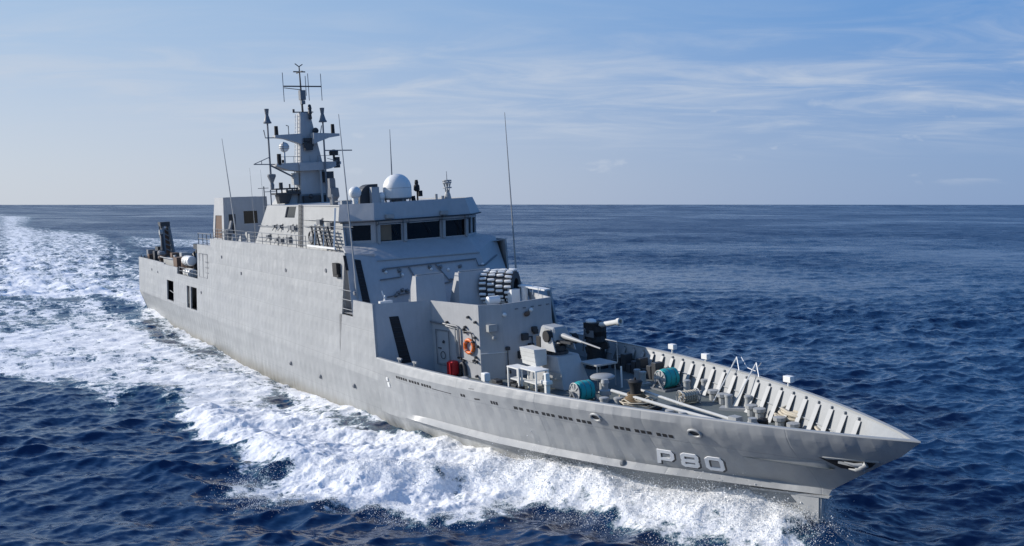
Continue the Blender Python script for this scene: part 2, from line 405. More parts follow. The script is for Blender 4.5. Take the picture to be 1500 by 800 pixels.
HULL_STRIP = [(-26, 84.5), (-15.0, 68.5), (-9.0, 60.9), (-4.4, 57.1), (0.4, 53.5), (3.9, 50.3), (3.8, 49.4), (-0.4, 52.5), (-4.2, 55.4), (-8.6, 59.0), (-14.6, 66.6), (-26, 83)]
RIDGE = [(13.2, 41.2), (11.6, 40.6), (9.8, 41.3), (7.6, 43.0), (4.7, 44.8), (1.6, 46.4), (-1.6, 46.9), (-4.9, 47.0), (-8.1, 47.6), (-11.1, 49.5), (-14.5, 55), (-19, 61.5), (-24, 68)]

# the sea stands about a metre higher at the stem than abreast
nearer = lambda P: [(a * (1 - .052 * float(sstep(0, 9, a))), b * (1 - .052 * float(sstep(0, 9, a)))) for a, b in P]
BOW_FOAM = nearer(BOW_FOAM); RIDGE = nearer(RIDGE)

def sea_fields(x, y, dr):
    """height, sideways drift, foam and unresolved slope of the water at world x, y; dr = local mesh spacing"""
    rng = np.random.RandomState(11); N = 120
    lam = np.exp(rng.uniform(math.log(.5), math.log(26), N)); ang = R(-72) + rng.normal(0, R(36), N); ph = rng.uniform(0, 2 * math.pi, N)
    slope = .215 * math.sqrt(2 / N) * np.where(lam > 9, .42, np.where(lam > 3.5, .85, np.where(lam > .9, 1.35, 1.1)))
    h = np.zeros_like(x); dx = np.zeros_like(x); dy = np.zeros_like(x); lost = np.full_like(x, .075 ** 2)
    gust = 1 + .9 * fbm(x / 60, y / 60, 5, 3)
    order = np.argsort(dr); inv = np.empty_like(order); inv[order] = np.arange(len(order))      # finest mesh first
    X, Y, Dr, G = x[order], y[order], dr[order], np.clip(gust, .4, 1.6)[order]; G2 = G * G
    hs = np.zeros_like(X); dxs = np.zeros_like(X); dys = np.zeros_like(X); ls = np.full_like(X, .065 ** 2)
    for l, a, p, sl in zip(lam, ang, ph, slope):
        n = int(np.searchsorted(Dr, l / 1.4)); k = 2 * math.pi / l; amp = sl / k; kx, ky = k * math.cos(a), k * math.sin(a)
        ls[n:] += sl * sl / 2 * G2[n:]
        if n == 0: continue
        f = sstep(1.4, 3.0, l / Dr[:n]) * G[:n]; q = kx * X[:n] + ky * Y[:n] + p
        hs[:n] += amp * f * np.cos(q); f *= np.sin(q); dxs[:n] -= .8 * amp * math.cos(a) * f; dys[:n] -= .8 * amp * math.sin(a) * f
        ls[:n] += sl * sl / 2 * np.clip(1 - sstep(1.4, 3.0, l / Dr[:n]) ** 2, 0, 1) * G2[:n]
    h = hs[inv].astype(float); dx = dxs[inv].astype(float); dy = dys[inv].astype(float); lost = ls[inv].astype(float)
    foam = np.zeros_like(x); m = (y > 25) & (x < 40) & (x > -.62 * y - 75) & (x < .2 * y + 25) & (y < 2600)
    hm, fm = ship_waves(x[m], y[m], dr[m]); h[m] = h[m] * (1 - .35 * np.clip(fm, 0, 1)) + hm; foam[m] = fm
    calm = 1 - .8 * np.clip(foam, 0, 1); dx *= calm; dy *= calm
    return h, dx, dy, foam, np.sqrt(lost)

def ship_waves(x, y, dr):
    """the ship's own waves and foam"""
    h = np.zeros_like(x)
    # foam cover, edges torn by noise
    wx = x + 1.5 * fbm(x / 2.2, y / 2.2, 21, 5, .6); wy = y + 1.5 * fbm(x / 2.2, y / 2.2, 31, 5, .6)
    r = np.hypot(x, y); big = np.clip(r / 90, .6, 12)
    wx2 = x + 3.5 * big * fbm(x / (4 * big), y / (6 * big), 41, 4); wy2 = y + 3.5 * big * fbm(x / (4 * big), y / (6 * big), 51, 4)
    bowf = sstep(-1.1, 1.7, poly_sd(wx, wy, BOW_FOAM)); sidef = sstep(-2.2, 3.5, poly_sd(wx2, wy2, SIDE_FOAM))
    wakef = sstep(-2.0, 5.0, poly_sd(wx2, wy2, WAKE) / np.clip(r / 160, 1, 8)); thin = sstep(-3, 4, poly_sd(wx2, wy2, THIN)); far = sstep(-6, 8, poly_sd(wx2, wy2, FAR_STREAK))
    strip = sstep(-.25, .45, poly_sd(x + .5 * fbm(x, y, 61, 3), y + .5 * fbm(x, y, 71, 3), HULL_STRIP))
    lacy = sstep(44.0, 40.0, y) * sstep(3.5, 8.5, x)           # thin torn sheet off the stem
    foam = np.maximum.reduce([bowf * (.98 - .22 * lacy), sidef * .74, wakef * (.52 + .42 * np.exp(-np.hypot(x + 45, y - 122) / 60) + .55 * fbm(x / (3 * big), y / (7 * big), 131, 4)), thin * .44, far * .40, strip * .9])
    # white water dragged along the shell
    ca, sa = math.cos(POSE['yaw']), math.sin(POSE['yaw']); ux, uy = x - POSE['x'], y - POSE['y']
    xs = ux * ca + uy * sa; ys = -ux * sa + uy * ca; off = np.abs(ys) - np.interp(xs, WLX, WLY)
    hug = (.78 + .5 * fbm(x / 2.5, y / 2.5, 141, 4)) * np.exp(-(np.clip(off, 0, 99) / 2.2) ** 2) * sstep(-2.5, -1, off) * sstep(-4, 6, xs) * sstep(78, 66, xs); foam = np.maximum(foam, hug)
    # bow wave: a tumbling ridge that runs out and aft from the stem
    d, s, L = line_sd(x + .7 * fbm(x / 2.2, y / 2.2, 81, 3), y + .7 * fbm(x / 2.2, y / 2.2, 91, 3), RIDGE)
    Rg = np.array(RIDGE)[::-1]; d = np.abs(d) * np.where(np.interp(x, Rg[:, 0], Rg[:, 1]) > y, 1, -1)
    H = np.interp(s, [0, 3, 7, 13, 20, 27, 36, 48], [.3, .55, .7, .75, .62, .5, .35, .2])
    wd = np.where(d > 0, 1.5, 2.1)            # steep outer face, gentle inner back
    h += H * np.exp(-(d / wd) ** 2) - .35 * H * np.exp(-((d - 3.0) / 1.7) ** 2)
    # the sea heaps up along the forward shoulder and dips amidships
    ca, sa = math.cos(POSE['yaw']), math.sin(POSE['yaw']); ux, uy = x - POSE['x'], y - POSE['y']
    xs = ux * ca + uy * sa; ys = -ux * sa + uy * ca
    off = np.abs(ys) - np.interp(xs, WLX, WLY)
    heap = np.interp(xs, [-7, 1, 8, 16, 52, 64, 72, 80, 90, 96, 101, 104, 107], [0, .55, .45, 0, -.25, .1, .55, .5, .5, .85, .95, .5, 0])
    h += heap * np.exp(-np.clip(off, 0, 99) / 2.6) * sstep(-3.5, -2.0, off)
    stern = np.exp(-((xs + 14) / 13) ** 2) * np.exp(-(ys / 8.5) ** 2); h += 1.1 * stern
    lump = fbm(x * .8, y * .8, 101, 5, .46)
    near = sstep(.6, .15, dr)
    h += np.clip(foam, 0, 1) * (bowf + .55 * sidef + .6 * strip) * (.30 * lump + .05 * near * fbm(x * 3.1, y * 3.1, 111, 4, .6))
    h += wakef * .7 * fbm(x / 3.2, y / 3.2, 121, 4) * sstep(3.5, .8, dr)
    return h, foam

def build_sea():
    fr_ = CAM_H * 985.0
    rr = [0.0, 6, 12, 18, 23, 27, 30]; r = 31.0
    while r < 2500: rr.append(r); r += max(.05, .40 * r * r / fr_)
    while r < 70000: rr.append(r); r *= 1.12
    rr = np.array(rr)
    fine = np.linspace(-R(37), R(37), 1400); lo = np.linspace(-math.pi, -R(37), 130)[:-1]; hi = np.linspace(R(37), math.pi, 130)[1:]
    th = np.concatenate([lo, fine, hi])
    rg, tg = np.meshgrid(rr, th, indexing='ij'); x = (rg * np.sin(tg)).ravel(); y = (rg * np.cos(tg)).ravel()
    drr = np.gradient(rr); dth = np.gradient(th)
    dr = np.maximum(np.maximum(drr[:, None] * .62 * np.ones_like(tg), rg * np.abs(dth)[None, :]), .06).ravel()
    h, dx, dy, foam, lost = sea_fields(x, y, dr)
    nr, nt = len(rr), len(th)
    co = np.stack([x + dx, y + dy, h - (np.hypot(x, y) ** 2) / (2 * 6.371e6 * 1.15)], 1).astype(np.float32)
    i = np.arange(nr - 1)[:, None] * nt; j = np.arange(nt - 1)[None, :]; a = (i + j).ravel()
    quads = np.stack([a, a + 1, a + nt + 1, a + nt], 1).astype(np.int32)
    me = bpy.data.meshes.new("sea"); nf = len(quads)
    me.vertices.add(len(co)); me.vertices.foreach_set("co", co.ravel())
    me.loops.add(nf * 4); me.loops.foreach_set("vertex_index", quads.ravel())
    me.polygons.add(nf); me.polygons.foreach_set("loop_start", np.arange(0, nf * 4, 4, dtype=np.int32))
    me.polygons.foreach_set("use_smooth", np.ones(nf, bool)); me.update(calc_edges=True)
    for nm, val in (("foam", foam), ("unresolved_slope", lost)):
        at = me.attributes.new(nm, 'FLOAT', 'POINT'); at.data.foreach_set("value", val.astype(np.float32))
    o = bpy.data.objects.new("sea", me); scene.collection.objects.link(o); o['kind'] = 'structure'
    o['label'] = 'dark blue open sea with wind ripples and white ship wake'
    m, k, b = material('sea water and foam'); me.materials.append(m)
    pos = k.node('ShaderNodeNewGeometry').outputs['Position']; nrm = k.node('ShaderNodeNewGeometry').outputs['Normal']
    fo = k.node('ShaderNodeAttribute', attribute_name='foam').outputs['Fac']; lo_ = k.node('ShaderNodeAttribute', attribute_name='unresolved_slope').outputs['Fac']
    p2 = k.mapping(pos, scale=(1, 1, .3))
    rip = k.vmath('SUBTRACT', k.noise(k.mapping(pos, scale=(.75, 1.5, 1), rot=(0, 0, R(12))), 2.6, 4, .62, .4, col=True), (.5, .5, .5))
    rip2 = k.vmath('SUBTRACT', k.noise(k.mapping(pos, scale=(.5, 1.1, 1), rot=(0, 0, R(-9))), .42, 3, .6, .3, col=True), (.5, .5, .5))
    rr_ = k.vmath('ADD', k.vmath('SCALE', rip, scale=8.0), k.vmath('SCALE', rip2, scale=2.6))
    rr_ = k.vmath('MULTIPLY', rr_, (1, 1, 0))
    nn = k.vmath('NORMALIZE', k.vmath('ADD', nrm, k.vmath('SCALE', rr_, scale=k.math('MULTIPLY', lo_, 1.5))))
    # foam: torn sheets, then lace, over milky aerated water
    n1 = k.noise(p2, .55, 9, .66, .7); n2 = k.noise(p2, 2.3, 6, .62, .5)
    st = k.noise(k.mapping(pos, scale=(9, 2.2, 5), rot=(0, 0, R(121)), kind='TEXTURE'), 1.0, 7, .66, .6)
    vo = k.node('ShaderNodeTexVoronoi', feature='DISTANCE_TO_EDGE')
    k.put(vo.inputs['Vector'], k.vmath('ADD', pos, k.vmath('SCALE', k.vmath('SUBTRACT', k.noise(p2, .9, 4, .6, 0, col=True), (.5, .5, .5)), scale=2.4))); vo.inputs['Scale'].default_value = .85
    lace = k.ss(vo.outputs['Distance'], .22, .0)
    nz = k.math('ADD', k.math('MULTIPLY', k.math('SUBTRACT', n1, .5), 1.5), k.math('MULTIPLY', k.math('SUBTRACT', st, .5), 2.0))
    nz = k.math('ADD', nz, k.math('MULTIPLY', k.math('SUBTRACT', n2, .5), .8))
    nz = k.math('ADD', nz, k.math('MULTIPLY', k.math('SUBTRACT', lace, .35), .22))
    nz = k.math('ADD', nz, k.math('MULTIPLY', k.math('SUBTRACT', k.noise(p2, 8.0, 6, .75, .3), .5), .9))
    act = k.math('ADD', fo, k.math('MULTIPLY', nz, k.ss(fo, .0, .35)))
    cover = k.math('MULTIPLY', k.ss(act, .34, .70), k.ss(fo, .02, .14))
    milk = k.math('MULTIPLY', k.ss(act, .12, .55), k.ss(fo, .02, .2))
    k.put(b.inputs['Base Color'], k.mix(k.math('MULTIPLY', milk, .75), (.0055, .0280, .0800, 1), (.050, .150, .175, 1)))
    streak = k.math('ADD', k.ss(k.noise(p2, .7, 4, .65, .5), .36, .64), k.ss(k.noise(p2, .07, 4, .65, .4), .36, .64))
    rgh = k.math('MULTIPLY', k.math('MAXIMUM', k.math('SUBTRACT', lo_, .045), .008), k.math('ADD', .2, k.math('MULTIPLY', streak, .34)))
    k.put(b.inputs['Roughness'], k.math('SQRT', rgh)); b.inputs['IOR'].default_value = 1.333; k.put(b.inputs['Normal'], nn)
    fb = k.node('ShaderNodeBsdfPrincipled')
    shade = k.noise(p2, 5.5, 8, .72, .3)
    k.put(fb.inputs['Base Color'], k.mix(k.ss(shade, .30, .70), (.80, .81, .82, 1), (.96, .96, .95, 1)))
    fb.inputs['Roughness'].default_value = .8; fb.inputs['Specular IOR Level'].default_value = .2
    bp = k.node('ShaderNodeBump'); bp.inputs['Strength'].default_value = .9; bp.inputs['Distance'].default_value = .07
    k.put(bp.inputs['Height'], k.math('ADD', k.math('MULTIPLY', k.noise(p2, 6.0, 7, .75, .3), 1.0), k.math('MULTIPLY', cover, .25))); k.put(fb.inputs['Normal'], bp.outputs[0])
    mx = k.node('ShaderNodeMixShader'); k.put(mx.inputs[0], cover); k.l.new(b.outputs[0], mx.inputs[1]); k.l.new(fb.outputs[0], mx.inputs[2])
    k.l.new(mx.outputs[0], k.n['Material Output'].inputs[0])
    return o
build_sea()

def build_spray():
    """thousands of flung drops and flecks above the bow wave, as one mass"""
    rng = np.random.RandomState(5); pts = np.array(RIDGE[:10]); seg = np.hypot(*np.diff(pts, axis=0).T); cum = np.concatenate([[0], np.cumsum(seg)])
    n = 32000; t = rng.beta(1.0, 1.5, n) * cum[-1]
    x = np.interp(t, cum, pts[:, 0]); y = np.interp(t, cum, pts[:, 1])
    clump = fbm(t * .9, t * 0 + .3, 77, 3) + .5
    x += rng.normal(0, .75, n); y += rng.normal(-.25, .75, n)
    h0 = sea_fields(x, y, np.full(n, .08))[0]
    up = rng.exponential(.20, n) * np.interp(t, [0, 3, 9, 16, cum[-1]], [1.1, 1.2, 1.1, .7, .35]) * (.4 + 1.2 * np.clip(clump, 0, 1))
    # sheet torn from the stem, on both sides
    ns = 7000; q = rng.rand(ns); side = np.where(rng.rand(ns) < .8, 1, -1)
    bx, by = 12.1, 38.7; u = rng.exponential(.5, ns)
    sx = bx + .55 * q - .9 * u * np.where(side > 0, .8, -.55); sy = by - .4 * q - .75 * u * np.where(side > 0, .6, -.5) + rng.normal(0, .15, ns)
    sz = .95 + rng.rand(ns) * np.clip(1.1 - .55 * u, .05, 1)
    # a haze of fine flecks along the broken outer edge of the foam
    ne = 22000; E = np.array(BOW_FOAM[:19]); es = np.hypot(*np.diff(E, axis=0).T); ec = np.concatenate([[0], np.cumsum(es)]); te = rng.rand(ne) * ec[-1]
    ex = np.interp(te, ec, E[:, 0]) + rng.normal(0, .7, ne); ey = np.interp(te, ec, E[:, 1]) + rng.normal(.35, .6, ne)
    eh = sea_fields(ex, ey, np.full(ne, .08))[0] + rng.exponential(.08, ne)
    P = np.concatenate([np.stack([x, y, h0 + up], 1), np.stack([sx, sy, sz], 1), np.stack([ex, ey, eh], 1)])
    size = np.concatenate([rng.lognormal(-4.4, .5, n), rng.lognormal(-4.3, .45, ns), rng.lognormal(-4.5, .5, ne)])
    tet = np.array([(1, 1, 1), (1, -1, -1), (-1, 1, -1), (-1, -1, 1)], float) / 1.6
    m = len(P); q = rng.normal(size=(m, 3, 3)); qq, _ = np.linalg.qr(q)
    co = (np.einsum('ij,mjk->mik', tet, qq) * size[:, None, None] + P[:, None, :]).reshape(-1, 3)
    f = np.array([(0, 1, 2), (0, 3, 1), (0, 2, 3), (1, 3, 2)]); faces = (f[None] + 4 * np.arange(m)[:, None, None]).reshape(-1, 3)
    me = bpy.data.meshes.new("bow_spray"); me.vertices.add(len(co)); me.vertices.foreach_set("co", co.astype(np.float32).ravel())
    me.loops.add(len(faces) * 3); me.loops.foreach_set("vertex_index", faces.astype(np.int32).ravel())
    me.polygons.add(len(faces)); me.polygons.foreach_set("loop_start", np.arange(0, len(faces) * 3, 3, dtype=np.int32)); me.update(calc_edges=True)
    mt, k, b = material('white spray'); b.inputs['Base Color'].default_value = (.82, .84, .85, 1); b.inputs['Roughness'].default_value = .6; me.materials.append(mt)
    o = bpy.data.objects.new("bow_spray", me); scene.collection.objects.link(o); o['kind'] = 'stuff'
    o['label'] = 'white spray thrown up by the bow wave'
build_spray()

# ------------------------------------------------------------------ the ship
ship = thing('patrol_ship', 'long grey patrol ship with a tall mast and P80 on its bow', 'ship')
SH = ship
DECK = 3.2; UP = 6.6; TOP = 10.3; ROOF = 13.3
mir = lambda P: [(p[0], -p[1], p[2]) for p in P]

# hull: lofted rows, both sides, bow part and parallel body
def build_hull():
    bm = MB(); N = 64
    ts = [i / N for i in range(N + 1)]; ts = [t + .12 * t * (1 - t) * 2 for t in ts]
    for sgn in (-1, 1):
        g = []
        for t in ts:
            row = []
            for k in range(NROW):
                x, y, z = row_pt(k, t)
                if k in (1, 2): x0, y0, z0 = row_pt(0, t); y = lerp(y0, y, float(sstep(0, .04, t)))
                row.append((x, sgn * y, z))
            g.append(row)
        n0 = len(bm.v); bm.v += [p for r in g for p in r]
        for i in range(N):
            for k in range(NROW - 1):
                a = n0 + i * NROW + k; q = (a, a + 1, a + NROW + 1, a + NROW)
                bm.f.append(q if sgn < 0 else q[::-1])
        # parallel body and run aft, up to z = 3.1
        xs = [73 - 73 * i / 26 for i in range(27)]; g = []
        for x in xs:
            t = (x - 73) / 73; wl = float(np.interp(x, WLX, WLY)); wr = float(w_rail(x))
            g.append([(x, sgn * wr, 3.1), (x, sgn * (wr * .6 + wl * .4), 2.0), (x, sgn * (wr * .2 + wl * .8), .8), (x, sgn * wl, 0), (x, sgn * wl * .9, -1.8)])
        n0 = len(bm.v); bm.v += [p for r in g for p in r]
        for i in range(26):
            for k in range(4):
                a = n0 + i * 5 + k; q = (a, a + 5, a + 6, a + 1)
                bm.f.append(q if sgn < 0 else q[::-1])
    n0 = len(bm.v)          # transom
    wr, wl = float(w_rail(0)), WLY[0]
    bm.add([(0, -wl * .9, -1.8), (0, wl * .9, -1.8), (0, wl, 0), (0, wr, 3.1), (0, -wr, 3.1), (0, -wl, 0)], [(0, 5, 4, 3, 2, 1)])
    return bm.build('hull', 'side', SH, smooth=22)
hull = build_hull()

# bulwark: cap, inner plating and the knees
def w_in(x, z):
    return max(float(w_rail(x)) - .20 - (float(z_rail(x)) - z) * lerp(.22, .46, float(sstep(75, 100, x))), 0)
def build_bulwark():
    bm = MB(); xs = [73 + 30.6 * i / 60 for i in range(61)]
    for sgn in (-1, 1):
        g = []
        for x in xs:
            z = float(z_rail(x)); w = float(w_rail(x))
            xb = min(x, 101.5 + .1 * (x - 101.5)) if x > 101.5 else x
            g.append([(x, sgn * w, z), (x, sgn * (w - .02), z + .05), (x, sgn * max(w - .2, 0), z + .05), (x, sgn * max(w - .2, 0), z - .04), (x, sgn * w_in(x, z - .06), z - .06), (xb, sgn * w_in(x, DECK - .05), DECK - .05)])
        z = float(z_rail(105)); g.append([(105, 0, z), (104.98, 0, z + .05), (104.6, 0, z + .05), (104.6, 0, z - .04), (104.4, 0, z - .06), (101.8, 0, DECK - .05)])
        n0 = len(bm.v); m = len(g[0]); bm.v += [p for r in g for p in r]
        for i in range(len(g) - 1):
            for k in range(m - 1):
                a = n0 + i * m + k; q = (a, a + m, a + m + 1, a + 1)
                bm.f.append(q if sgn < 0 else q[::-1])
    return bm.build('bulwark', 'grey2', SH, smooth=25)
build_bulwark()
bulwark_x = [78.6 + i * .98 for i in range(24)]
for sgn in (1, -1):
    for x in bulwark_x:
        zt = float(z_rail(x)) - .07; b = MB()
        f = lambda z, d: (x, sgn * (w_in(x, z) - d), z)
        P = [f(DECK, 0.0), f(DECK, .34), f(DECK + .25, .24), f(zt - .1, .10), f(zt, .12), f(zt, 0)]
        b.plate([(p[0] - .035, p[1], p[2]) for p in (P if sgn < 0 else P[::-1])], .07)
        b.plate([(x - .11, sgn * (w_in(x, DECK) - .34), DECK), (x + .11, sgn * (w_in(x, DECK) - .34), DECK), (x + .11, sgn * (w_in(x, zt - .1) - .11), zt - .1), (x - .11, sgn * (w_in(x, zt - .1) - .11), zt - .1)][::(1 if sgn > 0 else -1)], .03)
        b.build('bulwark_knee', 'grey2', SH)
bm = MB()
for sgn in (1, -1):
    for dz in (.62,):
        pts = [(x, sgn * (w_in(x, DECK + dz) - .03), DECK + dz) for x in np.linspace(77, 101.5, 40)]
        bm.tube(pts, .035, 4)
bm.build('bulwark_stringer', 'grey2', SH)

# decks
def strip(mb, xs, wf, z):
    vs = []; fs = []
    for i, x in enumerate(xs):
        vs += [(x, -wf(x), z), (x, wf(x), z)]
        if i: fs.append((2 * i - 2, 2 * i, 2 * i + 1, 2 * i - 1))
    mb.add(vs, fs)
bm = MB(); strip(bm, list(np.linspace(64, 101.7, 50)), lambda x: w_in(x, DECK) + .03 if x > 73 else 6.4, DECK)
bm.build('foredeck', 'deck', SH)
bm = MB(); strip(bm, [.05, 10, 20, 35.5], lambda x: float(w_rail(x)) - .25, 5.7); bm.build('aft_deck', 'deck', SH)

# side plating above the hull, with its cut-outs
wy = lambda x, z: float(w_rail(x)) + .004 - .058 * (z - 3.1)
def sidewall(x0, x1, z1, hole=(), x0t=None, x1t=None, z0=3.1, sgn=-1, mb=None):
    p = [(x0, -wy(x0, z0), z0), (x1, -wy(x1, z0), z0), (x1t or x1, -wy(x1, z1), z1), (x0t or x0, -wy(x0, z1), z1)]
    if sgn > 0: p = mir(p); p = [p[1], p[0], p[3], p[2]]
    mb.panel(*p, holes=hole, th=.14); return p
SW = MB()
for a in np.linspace(0, 12, 4)[:-1]: sidewall(a, a + 4, 7.22, mb=SW)
sidewall(12, 15.0, 7.2, mb=SW)
sidewall(15.0, 21.5, 7.06, [((16.3 - 15) / 6.5, (19.6 - 15) / 6.5, .06, .60)], mb=SW)
sidewall(21.5, 25.4, 6.42, mb=SW)
sidewall(25.4, 30.2, 6.42, [(.06, .30, .06, .72), (.38, .90, .06, .72)], mb=SW)
sidewall(30.2, 35.0, 9.75, mb=SW)
for a, b_ in ((35, 43), (43, 51), (51, 59)): sidewall(a, b_, 10.42, mb=SW)
sidewall(59, 67.0, 10.42, x1t=68.0, mb=SW)
sidewall(67.0, 69.3, 6.5, mb=SW)
sidewall(69.3, 73.05, 7.55, x1t=72.3, mb=SW)
for a, b_, t in ((0, 15, 7.2), (15, 30, 7.1), (30.2, 45, 10.42), (45, 59, 10.42)): sidewall(a, b_, t, sgn=1, mb=SW)
sidewall(59, 67.0, 10.42, x1t=67.2, sgn=1, mb=SW); sidewall(67.0, 73.05, 7.3, x1t=72.3, sgn=1, mb=SW)
w0 = float(w_rail(0)); SW.panel((0, w0, 3.1), (0, -w0, 3.1), (0, -w0 + .24, 7.2), (0, w0 - .24, 7.2), th=.14)
SW.build('side_plating', 'side', SH)
# dark spaces behind the stern openings
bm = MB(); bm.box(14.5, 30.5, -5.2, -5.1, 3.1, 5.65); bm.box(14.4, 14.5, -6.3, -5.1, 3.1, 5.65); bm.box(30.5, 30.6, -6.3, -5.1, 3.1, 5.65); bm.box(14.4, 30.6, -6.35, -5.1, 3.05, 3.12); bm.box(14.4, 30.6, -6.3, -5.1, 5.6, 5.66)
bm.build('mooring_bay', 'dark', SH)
each('bollard', 'grey2', SH, ((18.2, -5.9), (18.9, -5.9), (28.2, -5.8)), lambda b, x, y: b.cyl((x, y, 3.1), (x, y, 4.0), .22), 35)
b = MB(); b.bar((16.4, -6.2, 4.3), (19.5, -6.2, 4.0), .06); b.build('safety_rail', 'grey2', SH)

# superstructure block
S = {'so': ((69.2, -6.40, UP - .05), (67.95, -6.1, 10.40)), 'sc': ((69.9, -4.4, UP - .05), (68.2, -4.0, 9.87)), 'pc': ((69.9, 3.8, UP - .05), (68.2, 3.35, 9.80)), 'po': ((67.8, 6.25, UP - .05), (66.5, 5.7, 10.62))}
def build_superstructure():
    b = MB()
    for a, c in (('so', 'sc'), ('sc', 'pc'), ('pc', 'po')): b.panel(S[a][0], S[c][0], S[c][1], S[a][1], th=.12)
    b.panel((67.02, -6.38, UP - .3), (67.4, -4.2, UP - .3), (68.1, -4.2, 10.2), (67.95, -6.2, 10.3), th=.05)
    # sloping ledge up to the bridge windows
    L = [(65.15, -5.25, 10.80), (66.62, -3.45, 10.82), (66.62, 3.35, 10.80), (65.3, 4.85, 10.85)]
    for (a, c, i) in (('so', 'sc', 0), ('sc', 'pc', 1), ('pc', 'po', 2)): b.panel(S[a][1], S[c][1], L[i + 1], L[i], th=.12)
    b.add([(35, -6.15, TOP), (67, -6.15, TOP), (67, 6.15, TOP), (35, 6.15, TOP)], [(0, 1, 2, 3)])
    b.panel((35.02, 6.1, 5.7), (35.02, -6.25, 5.7), (35.02, -6.15, 10.3), (35.02, 6.1, 10.3), th=.1)
    b.panel((30.25, -4.6, 5.7), (30.25, -6.3, 5.7), (30.25, -6.2, 9.74), (30.25, -4.6, 9.74), th=.1)
    b.add([(30.2, -6.2, 9.7), (35, -6.2, 9.7), (35, -4.5, 9.7), (30.2, -4.5, 9.7)], [(0, 1, 2, 3)])
    return b.build('superstructure', 'grey', SH)
superstructure = build_superstructure()
def on(a, c, u, v, d=0.0):
    """point on a superstructure facet, d proud of it"""
    A, B, C, D = V(S[a][0]), V(S[c][0]), V(S[c][1]), V(S[a][1]); n = (B - A).cross(D - A).normalized()
    return (A * (1 - u) + B * u) * (1 - v) + (D * (1 - u) + C * u) * v + n * d
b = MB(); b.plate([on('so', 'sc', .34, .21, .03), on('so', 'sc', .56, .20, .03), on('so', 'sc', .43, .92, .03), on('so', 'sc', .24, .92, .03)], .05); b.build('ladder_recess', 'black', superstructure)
each('rung', 'dark', superstructure, [(v,) for v in np.linspace(.25, .9, 12)], lambda b, v: b.tube([on('so', 'sc', lerp(.36, .26, (v - .2) / .7), v, .06), on('so', 'sc', lerp(.53, .42, (v - .2) / .7), v, .06)], .015, 4))
def pipe(pts, r=.045, mat='mid', name='pipe', par=None): bb = MB(); bb.tube(pts, r, 6); return bb.build(name, mat, par or superstructure, smooth=True)
F = lambda u, v, d=.1: on('sc', 'pc', u, v, d)
pipe([F(.02, .78), F(.05, .80), F(.93, .84), F(.93, .70), F(1.0, .70), on('pc', 'po', .7, .72, .1)], .05)
pipe([F(-.02, .60), F(.17, .62), F(.17, .78)], .045); pipe([F(.26, .79), F(.33, .38), F(.62, .44), F(.62, .5)], .05); pipe([F(.52, .80), F(.60, .48), F(.86, .5), F(.9, .36)], .05)
pipe([F(-.02, .96, .06), F(.4, .96, .06), F(1, .96, .06)], .035, 'grey2'); pipe([F(.02, .28), F(.30, .33)], .04)
def wall_valve(b, u, v): p = F(u, v, .02); q = F(u, v, .22); b.cyl(p, q, .13, .09, 8); b.bar(p - V((0, .12, .1)), p + V((0, .14, .05)), .09)
each('valve', 'mid', superstructure, ((.03, .78), (.17, .74), (.46, .76), (.56, .74), (.16, .38), (.12, .34), (.2, .36), (.34, .50), (.37, .52), (.41, .5), (.44, .54), (.75, .72), (.1, .3)), wall_valve)
each('deck_lamp', 'white', superstructure, ((.045, .74), (.19, .66), (.47, .72), (.63, .68), (.98, .72)), lambda b, u, v: b.ball(F(u, v, .05), .11, 8, m=6), True)
b = MB()
for z0 in (6.9, 7.5, 8.1): b.tube([(67.1, -6.42, z0), (69.25, -6.45, z0)], .02, 4)
b.tube([(68.2, -6.43, 6.5), (68.2, -6.43, 8.1)], .02, 4); b.build('safety_rail', 'grey2', superstructure)
b = MB(); b.plate([on('so', 'sc', -.06, .72, .07), on('so', 'sc', .03, .72, .07), on('so', 'sc', .0, .95, .07), on('so', 'sc', -.09, .95, .07)], .06); b.build('vent_grating', 'black', superstructure)

